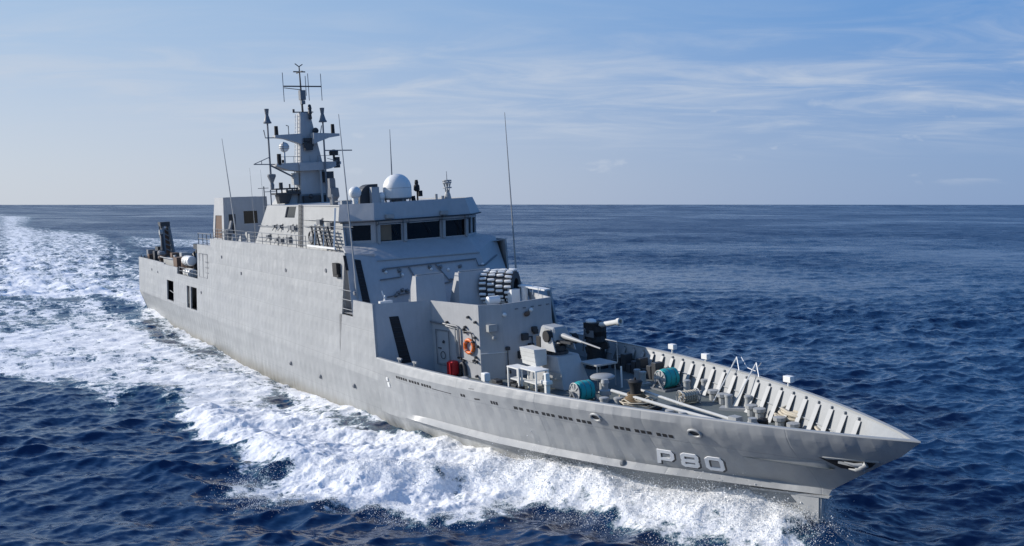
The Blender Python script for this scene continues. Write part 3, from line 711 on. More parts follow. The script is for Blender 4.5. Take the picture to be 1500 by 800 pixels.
# bridge
BP = [(65.2, -5.2), (66.62, -3.45), (66.62, 3.35), (65.3, 4.85)]
def build_bridge():
    b = MB(); panes = []
    z0, z1 = 10.55, 12.35
    fac = [(0, 1, [(.26, .86, .24, .80)]), (1, 2, [(.035, .275, .17, .78), (.335, .70, .17, .78), (.755, .985, .17, .78)]), (2, 3, [(.12, .50, .2, .8), (.60, .93, .2, .8)])]
    for i, j, hs in fac:
        P = [(BP[i][0], BP[i][1], z0), (BP[j][0], BP[j][1], z0), (BP[j][0] + .12, BP[j][1], z1), (BP[i][0] + .12, BP[i][1], z1)]
        b.panel(*P, holes=hs, th=.16); panes += [(P, h) for h in hs]
    b.panel((48, -5.22, z0), (65.2, -5.2, z0), (65.3, -5.2, z1), (48, -5.2, z1), th=.1) if False else None
    b.panel((65.3, 4.85, z0), (56, 4.9, z0), (56, 4.9, z1), (65.3, 4.85, z1), [(.08, .35, .2, .8)], th=.12)
    # overhanging brow
    lo = [(65.35, -5.45), (66.98, -3.62), (66.98, 3.55), (65.5, 5.15), (56, 5.15)]; hi = [(65.1, -5.2), (66.72, -3.45), (66.72, 3.3), (65.2, 4.75), (56, 4.75)]
    for i in range(4): b.panel((*lo[i], 12.3), (*lo[i + 1], 12.3), (*hi[i + 1], 13.42), (*hi[i], 13.42), th=.08)
    b.add([(p[0], p[1], 12.33) for p in lo] + [(56, -5.2, 12.33)], [(5, 4, 3, 2, 1, 0)])
    b.add([(p[0], p[1], ROOF) for p in hi] + [(48, 4.75, ROOF), (48, -5.1, ROOF)], [(0, 1, 2, 3, 4, 5, 6)])
    br = b.build('bridge', 'grey', SH)
    for P, h in panes:
        q = MB(); q.plate(panel_pane(*P, h, .11), .03); q.build('window', 'glass', br)
        # rubber seal just inside the opening
    q = MB()
    P, h = panes[1]
    q.plate(panel_pane(*P, (h[0] + .01, h[0] + .14, h[2] + .03, h[3] - .02), .10), .008); q.build('window_blind', 'curtain', br)
    # gutter rail, floodlights, wipers
    q = MB(); q.tube([(65.55, -5.4, 12.2), (67.1, -3.6, 12.26), (67.1, 3.6, 12.26), (65.6, 5.15, 12.3)], .045, 5); q.tube([(67.12, -3.5, 12.05), (67.12, 3.5, 12.05)], .02, 4)
    for y in (-3.4, -1.2, 1.1, 3.3): q.tube([(67.12, y, 12.26), (67.12, y, 12.0), (66.8, y, 11.95)], .025, 4)
    q.build('gutter_rail', 'dark', br)
    for y in (-2.55, 1.45):
        q = MB(); q.box(66.98, 67.22, y - .28, y + .28, 12.36, 12.66); q.bar((67.1, y, 12.4), (67.1, y, 12.2), .06); q.build('floodlight', 'grey2', br, bevel=.03)
    for y0, y1 in ((-2.3, -2.0), (.1, .5), (2.5, 2.9)):
        q = MB(); q.tube([(66.86, y0, 11.95), (66.80, y1, 11.35)], .018, 4); q.tube([(66.82, y1 - .12, 11.55), (66.78, y1 + .1, 11.1)], .02, 4); q.build('wiper', 'black', br)
    for y in (-3.28, -1.38, 1.52, 3.30):
        q = MB(); q.bar((66.80, y, 10.75), (66.91, y, 12.28), .20, .07, up=(1, 0, 0)); q.build('window_post', 'grey2', br)
    return br
bridge = build_bridge()

# white deckhouse behind the bridge wing
def build_deckhouse():
    b = MB(); P = [(46.2, -5.35, TOP), (66.0, -5.35, TOP), (65.05, -5.12, 13.38), (49.4, -5.12, 13.38)]
    hs = [(.31, .445, .70, .965)]
    b.panel(*P, holes=hs, th=.12)
    b.panel((46.2, 5.2, TOP), (46.2, -5.35, TOP), (49.4, -5.12, 13.38), (49.4, 5.0, 13.38), th=.1)
    b.panel((56, 5.2, TOP), (46.2, 5.2, TOP), (49.4, 5.0, 13.38), (56, 5.0, 13.38), th=.1)
    d = b.build('deckhouse', 'hull', SH)
    q = MB(); q.plate(panel_pane(*P, hs[0], .09), .03); q.build('window', 'glass', d)
    Q = lambda x, z, o: (x, -5.35 + (z - TOP) * .075 - o, z)
    q = MB()
    for dx in (-.22, .22): q.bar(Q(57.5 + dx, 10.4, .12), Q(57.5 + dx, 13.4, .12), .06)
    for z in np.arange(10.6, 13.3, .3): q.tube([Q(57.28, z, .12), Q(57.72, z, .12)], .02, 4)
    q.build('ladder', 'dark', d)
    q = MB(); q.plate([Q(57.2, 10.35, .03), Q(57.8, 10.35, .03), Q(57.8, 13.38, .03), Q(57.2, 13.38, .03)], .03); q.build('cable_trunk', 'mid', d)
    # grab rails, lamps and brackets along the side
    q = MB(); q.tube([Q(47.5, 11.75, .15), Q(56.9, 11.8, .15)], .025, 4); q.tube([Q(58.2, 11.9, .15), Q(68.0, 12.0, .3)], .025, 4)
    for x in np.arange(48, 68, 1.6): q.tube([Q(x, 11.8, .15), Q(x, 11.8, .0)], .02, 4)
    for z in (10.65, 10.95): q.tube([(46.5, -6.05, z), (60.5, -6.05, z)], .018, 4)
    for x in np.arange(46.5, 61, 2.0): q.tube([(x, -6.05, TOP), (x, -6.05, 11.3)], .022, 4)
    q.tube([(46.5, -6.05, 11.28), (60.5, -6.05, 11.28)], .022, 4); q.build('guard_rail', 'mid', d)
    def fitting(q, x, z): f_ = .55 + .6 * ((x * 7.3 + z * 3.1) % 1); q.box(x - .3 * f_, x + .34 * f_, -5.35 + (z - TOP) * .075 - .24, -5.3 + (z - TOP) * .075, z - .14 * f_, z + .2 * f_); q.bar(Q(x - .5 * f_, z - .3, .2), Q(x + .4, z + .3 * f_, .05), .05)
    each('wall_fitting', 'mid', d, ((51.6, 11.75), (53.0, 11.75), (55.4, 11.7), (56.2, 11.7), (50.1, 10.9), (52.2, 10.75), (53.2, 10.7), (55.0, 10.8), (61.5, 12.2), (63.5, 12.0), (60.1, 11.0)), fitting)
    q = MB(); q.torus(Q(60.0, 11.1, .18), (0, 1, 0), .42, .07, 18, 6); q.build('hose_coil', 'dark', d, smooth=True)
    # folded accommodation ladder in its rack
    q = MB()
    for k in range(5):
        x0 = 61.0 + k * .78; q.bar((x0, -5.75, 11.95), (x0 + 1.3, -6.0, 10.6), .10, .14)
    for k in range(6): zz_ = 10.75 + k * .24; q.bar((61.0 + (11.95 - zz_) * .9, -5.85, zz_), (64.6 + (11.95 - zz_) * .75, -5.95, zz_), .07)
    q.build('boarding_ladder', 'dark', d)
    q = MB(); q.bar((62.3, -6.08, 10.55), (61.9, -5.8, 12.1), .07); q.bar((64.0, -6.08, 10.55), (63.6, -5.8, 12.1), .07); q.bar((61, -6.1, 10.65), (66.2, -6.1, 10.62), .12); q.bar((65.8, -6.05, 10.55), (65.1, -5.5, 13.2), .09); q.build('ladder_rack', 'white', d)
    return d
build_deckhouse()
b = MB(); b.box(42, 50, -2.6, 2.6, TOP - .01, 13.32); b.hexa([(42.2, -2.5, 13.32), (46.2, -2.5, 13.32), (46.2, -1.4, 13.32), (42.2, -1.4, 13.32), (44.4, -2.2, 14.5), (46.0, -2.2, 14.5), (46.0, -1.4, 14.5), (44.4, -1.4, 14.5)]); b.build('mast_house', 'hull', SH)

# exhaust and hangar block
def build_hangar():
    b = MB(); P1 = [(37.3, -4.15, TOP), (37.9, -4.15, TOP)]
    A = [(37.55, -5.55, TOP), (37.95, -4.1, TOP), (37.95, -4.1, 14.1), (38.6, -5.55, 14.1)]
    hd = [(.30, .72, .05, .60)]; b.panel(A[0], A[1], A[2], (37.95, -5.5, 14.1), holes=hd, th=.1)
    B_ = [(37.95, -4.1, TOP), (37.95, -1.55, TOP), (37.95, -1.55, 14.02), (37.95, -4.1, 14.1)]; hw = [(.13, .62, .36, .66)]; b.panel(*B_, holes=hw, th=.1)
    C = [(33.7, -5.6, TOP), (37.55, -5.55, TOP), (37.95, -5.5, 14.1), (35.2, -5.55, 14.1)]; hl = [(.18, .82, .04, .58)]; b.panel(*C, holes=hl, th=.1)
    b.panel((33.7, -1.55, TOP), (33.7, -5.6, TOP), (35.2, -5.55, 14.1), (35.2, -1.55, 14.05), th=.1); b.panel((37.95, -1.55, TOP), (33.7, -1.55, TOP), (35.2, -1.55, 14.05), (37.95, -1.55, 14.02), th=.1)
    b.add([(35.2, -5.55, 14.06), (37.95, -5.5, 14.06), (37.95, -1.55, 14.0), (35.2, -1.55, 14.0)], [(0, 1, 2, 3)])
    h = b.build('hangar', 'grey', SH)
    q = MB(); q.plate(panel_pane(A[0], A[1], A[2], (37.95, -5.5, 14.1), hd[0], .06), .03); q.build('door', 'dark', h)
    q = MB(); q.plate(panel_pane(*B_, hw[0], .06), .03); q.build('window', 'glass', h)
    q = MB(); q.plate(panel_pane(*C, hl[0], .06), .03); l = q.build('louvre', 'rust', h)
    return h
build_hangar()
b = MB()
for x in np.arange(35.6, 46, 1.5): b.tube([(x, -6.0, TOP), (x, -6.0, 11.3)], .025, 4)
for z in (10.7, 11.0, 11.3): b.tube([(35.6, -6.0, z), (45.6, -6.0, z)], .018, 4)
b.build('guard_rail', 'mid', SH)
each('deck_vent', 'grey2', SH, ((39.5, -5.2, .5), (41.5, -5.0, .4), (43.4, -4.8, .55), (40.6, -4.2, .6)), lambda b, x, y, s: b.hexa([(x - s, y - .3, TOP), (x + s, y - .3, TOP), (x + s, y + .3, TOP), (x - s, y + .3, TOP), (x - s * .5, y - .2, TOP + s * 1.2), (x + s * .2, y - .2, TOP + s * 1.2), (x + s * .2, y + .2, TOP + s * 1.2), (x - s * .5, y + .2, TOP + s * 1.2)]))
b = MB(); b.rev((39.2, -5.5, TOP), (0, 0, 1), [(0, .25), (.5, .22), (.55, .32), (1.0, .3), (1.05, .1)], 10); b.bar((39.2, -5.5, 11.2), (37.6, -5.9, 11.0), .12); b.bar((39.2, -5.5, 11.1), (39.0, -5.2, 12.0), .2); b.build('machine_gun_mount', 'mid', SH)

# forward house
HB = [(66, -6.35), (72.22, -6.33), (73.35, -3.02), (77.75, -2.2), (78.55, -1.1), (78.1, 2.55), (74.5, 3.4), (72.3, 6.0), (66, 6.2)]
def build_house():
    b = MB()
    zt = [7.55, 7.55, 7.5, 7.5, 7.5, 7.5, 7.5, 7.4, 7.4]; base = [(66, -6.45), (72.98, -6.60), (73.5, -3.05), (77.75, -2.2), (78.55, -1.1), (78.1, 2.55), (74.5, 3.5), (72.8, 6.4), (66, 6.4)]
    for i in range(1, 7): b.panel((*base[i], DECK), (*base[i + 1], DECK), (*HB[i + 1], zt[i + 1]), (*HB[i], zt[i]), th=.1)
    b.add([(p[0], p[1], UP) for p in HB], [tuple(range(len(HB)))])
    b.add([(69.3, -6.3, UP - .02), (72.3, -6.1, UP - .02), (72.3, -6.0, UP - .02), (69.3, -6.2, UP - .02)], [(0, 1, 2, 3)])
    return b.build('forward_house', 'grey', SH)
house = build_house()
def hw(i, u, z, d=0.0):
    """point on forward-house wall i at fraction u and height z"""
    base = [(66, -6.45), (72.98, -6.60), (73.5, -3.05), (77.75, -2.2), (78.55, -1.1), (78.1, 2.55)]
    v = (z - DECK) / 4.3; a = V((*base[i], 0)).lerp(V((*base[i + 1], 0)), u); c = V((*HB[i], 0)).lerp(V((*HB[i + 1], 0)), u); p = a.lerp(c, v); p.z = z
    e = V((HB[i + 1][0] - HB[i][0], HB[i + 1][1] - HB[i][1], 0)).normalized(); return p + V((e.y, -e.x, 0)) * d
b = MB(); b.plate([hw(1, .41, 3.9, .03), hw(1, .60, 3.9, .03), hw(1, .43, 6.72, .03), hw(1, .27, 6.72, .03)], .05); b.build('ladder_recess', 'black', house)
each('rung', 'dark', house, [(z, (z - 3.9) / 2.82) for z in np.linspace(4.1, 6.6, 10)], lambda b, z, s_: b.tube([hw(1, lerp(.42, .28, s_), z, .06), hw(1, lerp(.58, .42, s_), z, .06)], .015, 4))
# watertight door in the recess side
def wdoor():
    b = MB(); b.plate([hw(2, .12, 3.75, .06), hw(2, .36, 3.75, .06), hw(2, .36, 5.75, .06), hw(2, .12, 5.75, .06)], .08); d = b.build('door', 'grey', house, bevel=.04)
    q = MB()
    P = [hw(2, .10, 3.7, .09), hw(2, .38, 3.7, .09), hw(2, .38, 5.8, .09), hw(2, .10, 5.8, .09)]; q.tube(P, .035, 6, True); q.build('door_coaming', 'mid', d)
    q = MB(); q.ball(hw(2, .26, 5.1, .08), .10, 10, m=6); q.torus(hw(2, .24, 4.3, .12), hw(2, .5, 4, 1) - hw(2, .5, 4, 0), .22, .02, 16, 5); q.bar(hw(2, .14, 4.7, .09), hw(2, .2, 4.7, .09), .06); q.build('door_handle', 'dark', d)
wdoor()
W2 = lambda u, z, d=.1: hw(2, u, z, d)
pipe([W2(0, 6.25), W2(.3, 6.2), W2(.56, 6.15), W2(.6, 6.05), W2(.6, 4.35)], .06, 'mid', 'pipe', house); pipe([W2(.33, 6.1), W2(.52, 6.0), W2(.53, 4.4)], .05, 'grey2', 'pipe', house)
pipe([W2(.73, 5.9), W2(.84, 5.9), W2(.87, 5.75), W2(.88, 5.4)], .035, 'dark', 'pipe', house); pipe([W2(.66, 4.3), W2(.86, 4.15)], .03, 'mid', 'pipe', house)
def side_valve(b, u, z): b.cyl(W2(u, z, 0), W2(u, z, .16), .09, .07, 8)
each('valve', 'dark', house, ((.70, 6.0), (.73, 6.15), (.72, 5.85), (.88, 5.3), (.92, 5.6), (.88, 4.25), (.93, 4.2), (.92, 4.45), (.57, 4.3), (.62, 4.25), (.67, 4.18), (.80, 6.75), (.94, 6.5), (.96, 5.1), (.92, 3.35), (.35, 6.3)), side_valve)
# fittings on the shaded front
W3 = lambda u, z, d=.1: hw(3, u, z, d); W4 = lambda u, z, d=.1: hw(4, u, z, d)
b = MB(); p = W3(.55, 6.2, .25); b.box(p.x - .15, p.x + .15, p.y - .28, p.y + .28, p.z - .2, p.z + .2); b.bar(W3(.5, 6.1, 0), p, .06); b.bar(W3(.3, 6.1, .1), W3(.6, 5.7, .2), .05); b.ball(W3(.62, 5.6, .2), .12, 8, m=6); b.build('floodlight', 'grey2', house)
pipe([W3(0, 4.7), W3(.6, 4.72), W4(.05, 4.75)], .02, 'white', 'pipe', house); pipe([W4(.42, 5.4), W4(.55, 5.38), W4(.56, 4.6), W4(.48, 4.55)], .05, 'dark', 'pipe', house); pipe([W4(.05, 4.8), W4(.05, 3.6)], .03, 'dark', 'pipe', house)
def front_box(b, u, z, s): p = W4(u, z, .12); b.box(p.x - .12, p.x + .14, p.y - s, p.y + s, p.z - s, p.z + s)
each('junction_box', 'dark', house, ((.40, 5.45, .2), (.32, 4.45, .22), (.44, 4.7, .2), (.52, 4.85, .16), (.60, 5.8, .15), (.62, 5.65, .14), (.48, 4.5, .17), (.05, 3.6, .1), (.05, 4.95, .1)), front_box, bevel=.02)
each('deck_lamp', 'white', house, ((.36, 4.4), (.63, 5.6), (.02, 6.9), (.55, 6.95)), lambda b, u, z: b.ball(W4(u, z, .12), .13, 8, m=6), True)
b = MB(); b.ball(W4(.47, 6.75, .1), .16, 10, (.4, 1.3, 1), 6); b.build('name_plate', 'rust', house)
for i in range(5): b = MB(); p = W4(.28 + .16 * i, 7.12, .02); b.box(p.x - .03, p.x + .03, p.y - .1, p.y + .1, p.z - .03, p.z + .03); b.build('wall_bracket', 'mid', house)
# wedge shields on the upper deck
for x, y0, y1, h in ((72.3, -3.45, -1.35, 2.3), (72.8, -.75, 1.9, 2.3)):
    b = MB(); b.hexa([(x - 1.5, y0, UP), (x, y0 + .0, UP), (x, y1, UP), (x - 1.5, y1, UP), (x - .75, y0 + .18, UP + h), (x - .3, y0 + .18, UP + h), (x - .3, y1, UP + h), (x - .75, y1, UP + h)]); w_ = b.build('shield', 'grey', SH)
    q = MB(); q.bar((x - .5, y0 + .3, UP + h + .05), (x - .5, y1 - .1, UP + h + .05), .08); q.build('lifting_lug', 'grey2', w_)
b = MB(); b.hexa([(66.6, 3.0, UP), (70.6, 3.0, UP), (70.6, 5.6, UP), (66.6, 5.6, UP), (67.6, 3.0, UP + 1.6), (70.3, 3.0, UP + 1.4), (70.3, 5.2, UP + 1.4), (67.6, 5.2, UP + 1.6)]); b.build('locker', 'grey', SH)
b = MB()
for p in ((74.6, 3.3), (75.4, 3.0), (76.2, 2.9)): b.tube([(p[0], p[1], 7.4), (p[0], p[1], 8.0)], .03, 4)
b.bar((74.2, 2.9, 7.9), (76.6, 3.3, 7.75), .10, .5, up=(0, 1, 0)); b.build('rail_canvas', 'white', SH)
b = MB(); b.tube([(71.9, -5.6, UP), (71.6, -5.2, 7.9)], .04, 5); b.tube([(71.9, -5.0, UP), (71.6, -5.4, 8.2)], .04, 5); b.tube([(71.9, -5.6, 7.5), (71.9, -4.9, 7.5)], .04, 5); b.box(71.7, 72.0, -5.7, -4.9, 7.45, 7.6); b.build('davit', 'white', SH)

# the big drum of white floats
def drum():
    c = V((73.0, 2.1, 7.8)); ax = V((.75, .66, .0)).normalized(); a, u, t = fr(ax); R0 = 1.0; Lh = 1.1
    b = MB(); b.rev(c - a * (Lh * .98), a, [(0, R0 * .72), (0, R0 * .98), (Lh * 1.96, R0 * .98), (Lh * 1.96, R0 * .55), (Lh * .6, R0 * .5), (Lh * .6, .02)], 28); d = b.build('float_drum', 'dark', SH, smooth=30)
    rng_ = random.Random(4)
    for ring in range(4):
        for i in range(20):
            ph = 2 * math.pi * (i + .22 * ring) / 20 + rng_.uniform(-.03, .03); rr_ = R0 + rng_.uniform(.05, .10); n = u * math.cos(ph) + t * math.sin(ph)
            p = c + n * rr_ + a * (-Lh + (ring + .5) * Lh / 2)
            q = MB(); hl = Lh * .205; g_ = rng_.uniform(.72, .82); aa = (a + n * rng_.uniform(-.12, .12) + u * rng_.uniform(-.08, .08)).normalized(); q.rev(p - aa * hl, aa, [(0, .03), (.02, .08), (.08, .115 * g_), (hl * 2 - .08, .115 * g_), (hl * 2 - .02, .08), (hl * 2, .03)], 8); q.build('float', 'white', d, smooth=50)
    q = MB(); q.box(c.x - .5, c.x + .4, c.y - 1.0, c.y - .45, UP, UP + .75); q.box(c.x - .5, c.x + .4, c.y + .45, c.y + 1.0, UP, UP + .75); q.build('drum_cradle', 'grey2', d)
    q = MB(); q.rev((74.4, .3, 7.2), (0, 1, 0), [(0, .2), (.05, .27), (.8, .27), (.85, .2)], 12); q.bar((74.4, .7, UP), (74.4, .7, 7.2), .2); q.build('canister', 'white', d, smooth=40)
    q = MB(); q.box(74.2, 74.7, 1.9, 2.5, UP, 7.75); q.rev((74.6, 2.9, UP), (0, 0, 1), [(0, .22), (1.2, .22), (1.3, .1)], 10); q.build('control_box', 'white', d)
drum()

# ------------------------------------------------------------------ mast
def build_mast():
    X = 46.5
    b = MB()
    b.hexa([(X - 1.5, -1.35, 13.3), (X, -1.35, 13.3), (X, 1.5, 13.3), (X - 1.5, 1.45, 13.3), (X - 1.0, -.82, 20.9), (X - .1, -.82, 20.9), (X - .1, .02, 20.9), (X - 1.0, .02, 20.9)])
    m = b.build('mast', 'grey', SH, bevel=.05)
    q = MB(); q.hexa([(X - 1.6, -1.7, 13.3), (X + .1, -1.5, 13.3), (X + .1, 1.7, 13.3), (X - 1.6, 1.7, 13.3), (X - 1.5, -1.35, 14.1), (X + .02, -1.33, 14.1), (X + .02, 1.38, 14.1), (X - 1.5, 1.4, 14.1)]); q.build('mast_foot', 'mid', m)
    q = MB()      # climbing ladder and cable tray up the sunlit side
    for dx in (-.95, -.35): q.bar((X + dx, -1.50, 14.2), (X + dx * .7 - .2, -1.0, 20.8), .06)
    for k in range(22): f = k / 21; q.tube([(X - .95 + .08 * f, lerp(-1.50, -1.0, f), 14.3 + 6.4 * f), (X - .35 - .1 * f, lerp(-1.5, -1.0, f), 14.3 + 6.4 * f)], .025, 4)
    q.build('mast_ladder', 'white', m)
    # upper yard
    q = MB()
    for y0, y1, sg in ((-.9, -3.15, -1), (-.1, 2.2, 1)):
        P = [(y0, 18.25), (y1 * .6 + y0 * .4, 18.72), (y1, 18.85), (y1, 19.05), (y0, 19.15)]
        P = P if sg < 0 else P[::-1]
        q.plate([(X + .05, p[0], p[1]) for p in P][::-1], .7)
    q.build('upper_yard', 'grey', m)
    q = MB()
    for y0, y1, sg in ((-1.05, -3.25, -1), (.3, 2.35, 1)):
        P = [(y0, 16.0), (y1 * .55 + y0 * .45, 16.15), (y1, 16.5), (y1, 16.72), (y0, 16.75)]
        P = P if sg < 0 else P[::-1]
        q.plate([(X + .3, p[0], p[1]) for p in P][::-1], 1.5)
    q.box(X - 1.4, X + .5, -1.4, .7, 16.05, 16.7); q.build('radar_platform', 'grey', m)
    q = MB()
    for y in np.arange(-3.2, 2.4, .7): q.tube([(X + .3, y, 16.75), (X + .3, y, 17.25)], .018, 4)
    q.tube([(X + .3, -3.2, 17.25), (X + .3, -1.2, 17.25)], .018, 4); q.tube([(X + .3, .4, 17.25), (X + .3, 2.3, 17.25)], .018, 4); q.build('platform_rail', 'mid', m)
    # topmast with yards and dipoles
    q = MB(); q.cyl((X - .4, -.50, 20.8), (X - .4, -.55, 24.75), .10, .05, 8); q.bar((X - .4, -1.98, 23.08), (X - .4, 1.28, 23.08), .10); q.bar((X - .4, -1.08, 24.28), (X - .4, -.05, 24.28), .09); q.bar((X - 1.1, -.56, 24.25), (X + .3, -.56, 24.25), .08)
    q.cyl((X - .4, -.56, 24.7), (X - .4, -.9, 24.95), .04); q.cyl((X - .4, -.56, 24.7), (X - .4, -.25, 24.9), .04); q.tube([(X - .4, -1.98, 22.95), (X - .4, -.55, 22.8)], .03, 4); tm = q.build('topmast', 'dark', m)
    for y, z0, z1 in ((-2.03, 21.8, 24.2), (1.28, 21.9, 24.15), (.15, 21.9, 24.15), (-.08, 22.3, 23.95)):
        q = MB(); q.tube([(X - .4, y, z0), (X - .4, y, z1)], .03, 5); q.build('dipole', 'mid', tm)
    q = MB(); q.box(X - .65, X - .15, -.68, -.22, 21.95, 22.75); q.box(X - .6, X - .2, -.6, -.28, 21.6, 21.9); q.build('aerial_box', 'mid', m)
    q = MB(); q.bar((X - .5, -1.2, 20.95), (X - .5, .45, 20.95), .12, .08); q.cyl((X - .5, -1.25, 20.9), (X - .5, -1.25, 21.2), .09); q.rev((X + .1, -.05, 20.3), (0, 0, 1), [(0, .12), (.1, .16), (.4, .12), (.5, .18), (.8, .14), (.9, .18), (1.2, .12), (1.25, .03)], 8); q.build('lamp_stack', 'dark', m)
    q = MB()
    for z, s in ((18.2, .28), (18.6, .2), (17.9, .2)): q.box(X + .02, X + .3, -.55 - s, -.25 + s, z - .15, z + .15)
    q.ball((X + .2, .3, 19.35), .26, 10, m=6); q.build('mast_lamp', 'dark', m)
    # stubs and lamps on the yards
    for y, z, h in ((-2.95, 19.05, .75), (1.98, 19.05, .85)):
        q = MB(); q.cyl((X - .2, y, z), (X - .2, y, z + h), .17, .15, 10); q.build('direction_finder', 'black', m, smooth=40)
    q = MB(); q.tube([(X - .2, -3.0, 18.85), (X - .2, -3.9, 18.85), (X - .2, -4.0, 19.5)], .05, 5); q.build('yard_stub', 'mid', m)
    q = MB(); q.tube([(X - .2, -1.9, 19.05), (X - .2, -1.9, 19.8), (X - .2, -2.1, 19.85)], .05, 5); q.build('yard_stub', 'mid', m)
    q = MB(); q.tube([(X - .2, .85, 19.05), (X - .2, 1.0, 19.8)], .04, 5); q.build('yard_stub', 'mid', m)
    # the two side poles with cone aerials
    for y0, y1, zb, zt in ((-3.72, -3.68, 14.6, 20.1), (.75, .82, 13.3, 20.1)):
        q = MB(); xp = X + .65 if y0 > 0 else X - .1
        q.cyl((xp, y0, zb), (xp, y1, zt), .09, .07, 8); p = q.build('aerial_pole', 'mid', m)
        r = MB(); r.rev((xp, y1, zt - .1), (0, 0, 1), [(0, .1), (.02, .34), (.12, .34), (.2, .27), (.7, .13), (.78, .14), (1.2, .2), (1.22, .05)], 12); r.build('cone_aerial', 'mid', p, smooth=40)
    q = MB(); q.rev((X - .1, -3.65, 14.6), (0, 0, 1), [(0, .14), (.4, .18), (.55, .12), (1.1, .36), (1.25, .34), (1.3, .05)], 10); q.build('cone_aerial', 'mid', m, smooth=40)
    q = MB(); q.bar((X - .1, -5.07, 16.72), (X - .1, -3.3, 16.66), .08); q.bar((X - .1, -5.0, 16.75), (X - .1, -3.75, 17.25), .06); q.bar((X - .1, -4.4, 16.7), (X - .1, -4.4, 16.98), .05); q.bar((X - .1, -3.7, 16.6), (X - .3, -1.3, 15.35), .12); q.build('yard_strut', 'mid', m)
    q = MB(); q.bar((X + .65, .85, 17.66), (X + .65, 3.25, 17.62), .12, .09); q.bar((X + .65, 1.0, 17.0), (X + .65, 1.9, 16.75), .05); q.build('radar_bar', 'mid', m)
    # radomes on the platform
    q = MB(); q.cyl((X, -2.5, 16.7), (X, -2.45, 17.7), .10, .08, 8); q.ball((X, -2.45, 18.05), .42, 16, m=10); r = q.build('small_radome', 'white', m, smooth=50)
    s_ = MB()
    for z in (17.95, 18.12, 18.3): s_.torus((X, -2.45, z), (0, 0, 1), math.sqrt(max(.42 ** 2 - (z - 18.05) ** 2, .01)) + .005, .025, 20, 5)
    s_.torus((X, -2.45, 18.05), (.5, .85, 0), .43, .03, 20, 5); s_.build('radome_band', 'mid', r)
    q = MB(); q.rev((X, 1.85, 16.75), (0, 0, 1), [(0, .1), (.5, .1), (.52, .38), (.85, .4), (1.0, .1)], 12); q.box(X - .3, X + .3, 1.9, 2.25, 16.2, 17.1); q.build('platform_aerial', 'dark', m)
    q = MB(); q.cyl((X + .2, -3.0, 16.6), (X + .2, -3.0, 17.5), .17, .17, 10); q.cyl((X + .2, -2.7, 16.75), (X + .2, -2.7, 17.0), .09); q.build('direction_finder', 'black', m)
    # low instrument platform to the left of the tower
    q = MB(); q.box(X - 1.2, X + .1, -3.45, -1.3, 14.15, 14.3); q.box(X - 1.2, X + .1, -3.4, -1.5, 14.55, 14.68)
    for y in (-3.35, -2.9, -2.45, -2.0, -1.6): q.bar((X, y, 14.2), (X, y, 14.65), .1)
    q.cyl((X, -2.95, 14.65), (X, -2.95, 15.15), .16); q.cyl((X, -2.2, 14.65), (X, -2.2, 15.0), .07); q.hexa([(X - .8, -3.1, 13.4), (X - .1, -3.1, 13.4), (X - .1, -2.3, 13.4), (X - .8, -2.3, 13.4), (X - 1, -3.2, 14.15), (X, -3.2, 14.15), (X, -2.0, 14.15), (X - 1, -2.0, 14.15)])
    q.build('instrument_platform', 'dark', m)
    q = MB(); q.box(X + .0, X + .5, -1.2, .8, 13.35, 13.95); q.ball((X + .5, -.6, 13.9), .2, 8, m=6); q.build('mast_equipment', 'dark', m)
    q = MB(); q.box(X - .1, X + .6, .7, 1.5, 15.0, 15.9); q.build('mast_cabinet', 'dark', m)
    q = MB(); q.cyl((X + .6, .35, 13.3), (X + .6, .35, 16.0), .11, .09, 8); q.build('exhaust_pipe', 'grey2', m)
    q = MB(); q.box(X - .8, X - .2, -1.75, -1.3, 14.9, 15.9); q.ball((X - .3, -1.7, 15.6), .2, 8, m=6); q.build('mast_cabinet', 'hull', m)
    return m
build_mast()

# ------------------------------------------------------------------ bridge roof
X = 64.6
b = MB(); b.rev((X, -.75, ROOF), (0, 0, 1), [(0, .6), (.2, .56), (.25, .9), (.33, .97)], 24); 
for i in range(6): a_ = i * math.pi / 3; b.bar((X + .8 * math.cos(a_), -.75 + .8 * math.sin(a_), ROOF), (X + .85 * math.cos(a_), -.75 + .85 * math.sin(a_), ROOF + .35), .1)
b.build('radome_base', 'mid', SH)
b = MB(); pr_ = [(0, .92), (.08, .97), (.68, .97)] + [(.68 + .97 * math.sin(t), .97 * math.cos(t)) for t in np.linspace(.12, 1.56, 11)]; b.rev((X, -.75, ROOF + .33), (0, 0, 1), pr_, 32); rd = b.build('radome', 'white', SH, smooth=50)
b = MB(); b.torus((X, -.75, ROOF + 1.01), (0, 0, 1), .97, .012, 32, 4); b.build('radome_seam', 'grey2', rd)
for y, r, s in ((-3.85, .42, .5), (-1.95, .28, .28)):
    b = MB(); b.cyl((X, y, ROOF), (X, y, ROOF + s), .16, .22, 10); b.ball((X, y, ROOF + s + r * .8), r, 16, m=10); b.build('small_radome', 'white', SH, smooth=50)
b = MB(); P = []
for t in np.linspace(0, math.pi / 2, 7): P.append((-3.45 + .85 * (1 - math.cos(t)), ROOF + .3 + 1.05 * math.sin(t)))
P = [(-3.45, ROOF)] + P + [(-2.1, ROOF + 1.35), (-2.1, ROOF)]
b.plate([(X - .2, p[0], p[1]) for p in P][::-1], .9); dr_ = b.build('director_hood', 'dark', SH)
b = MB(); b.box(X - .15, X + .25, -2.75, -2.2, ROOF, ROOF + 1.15); b.build('director_cabinet', 'grey', dr_)
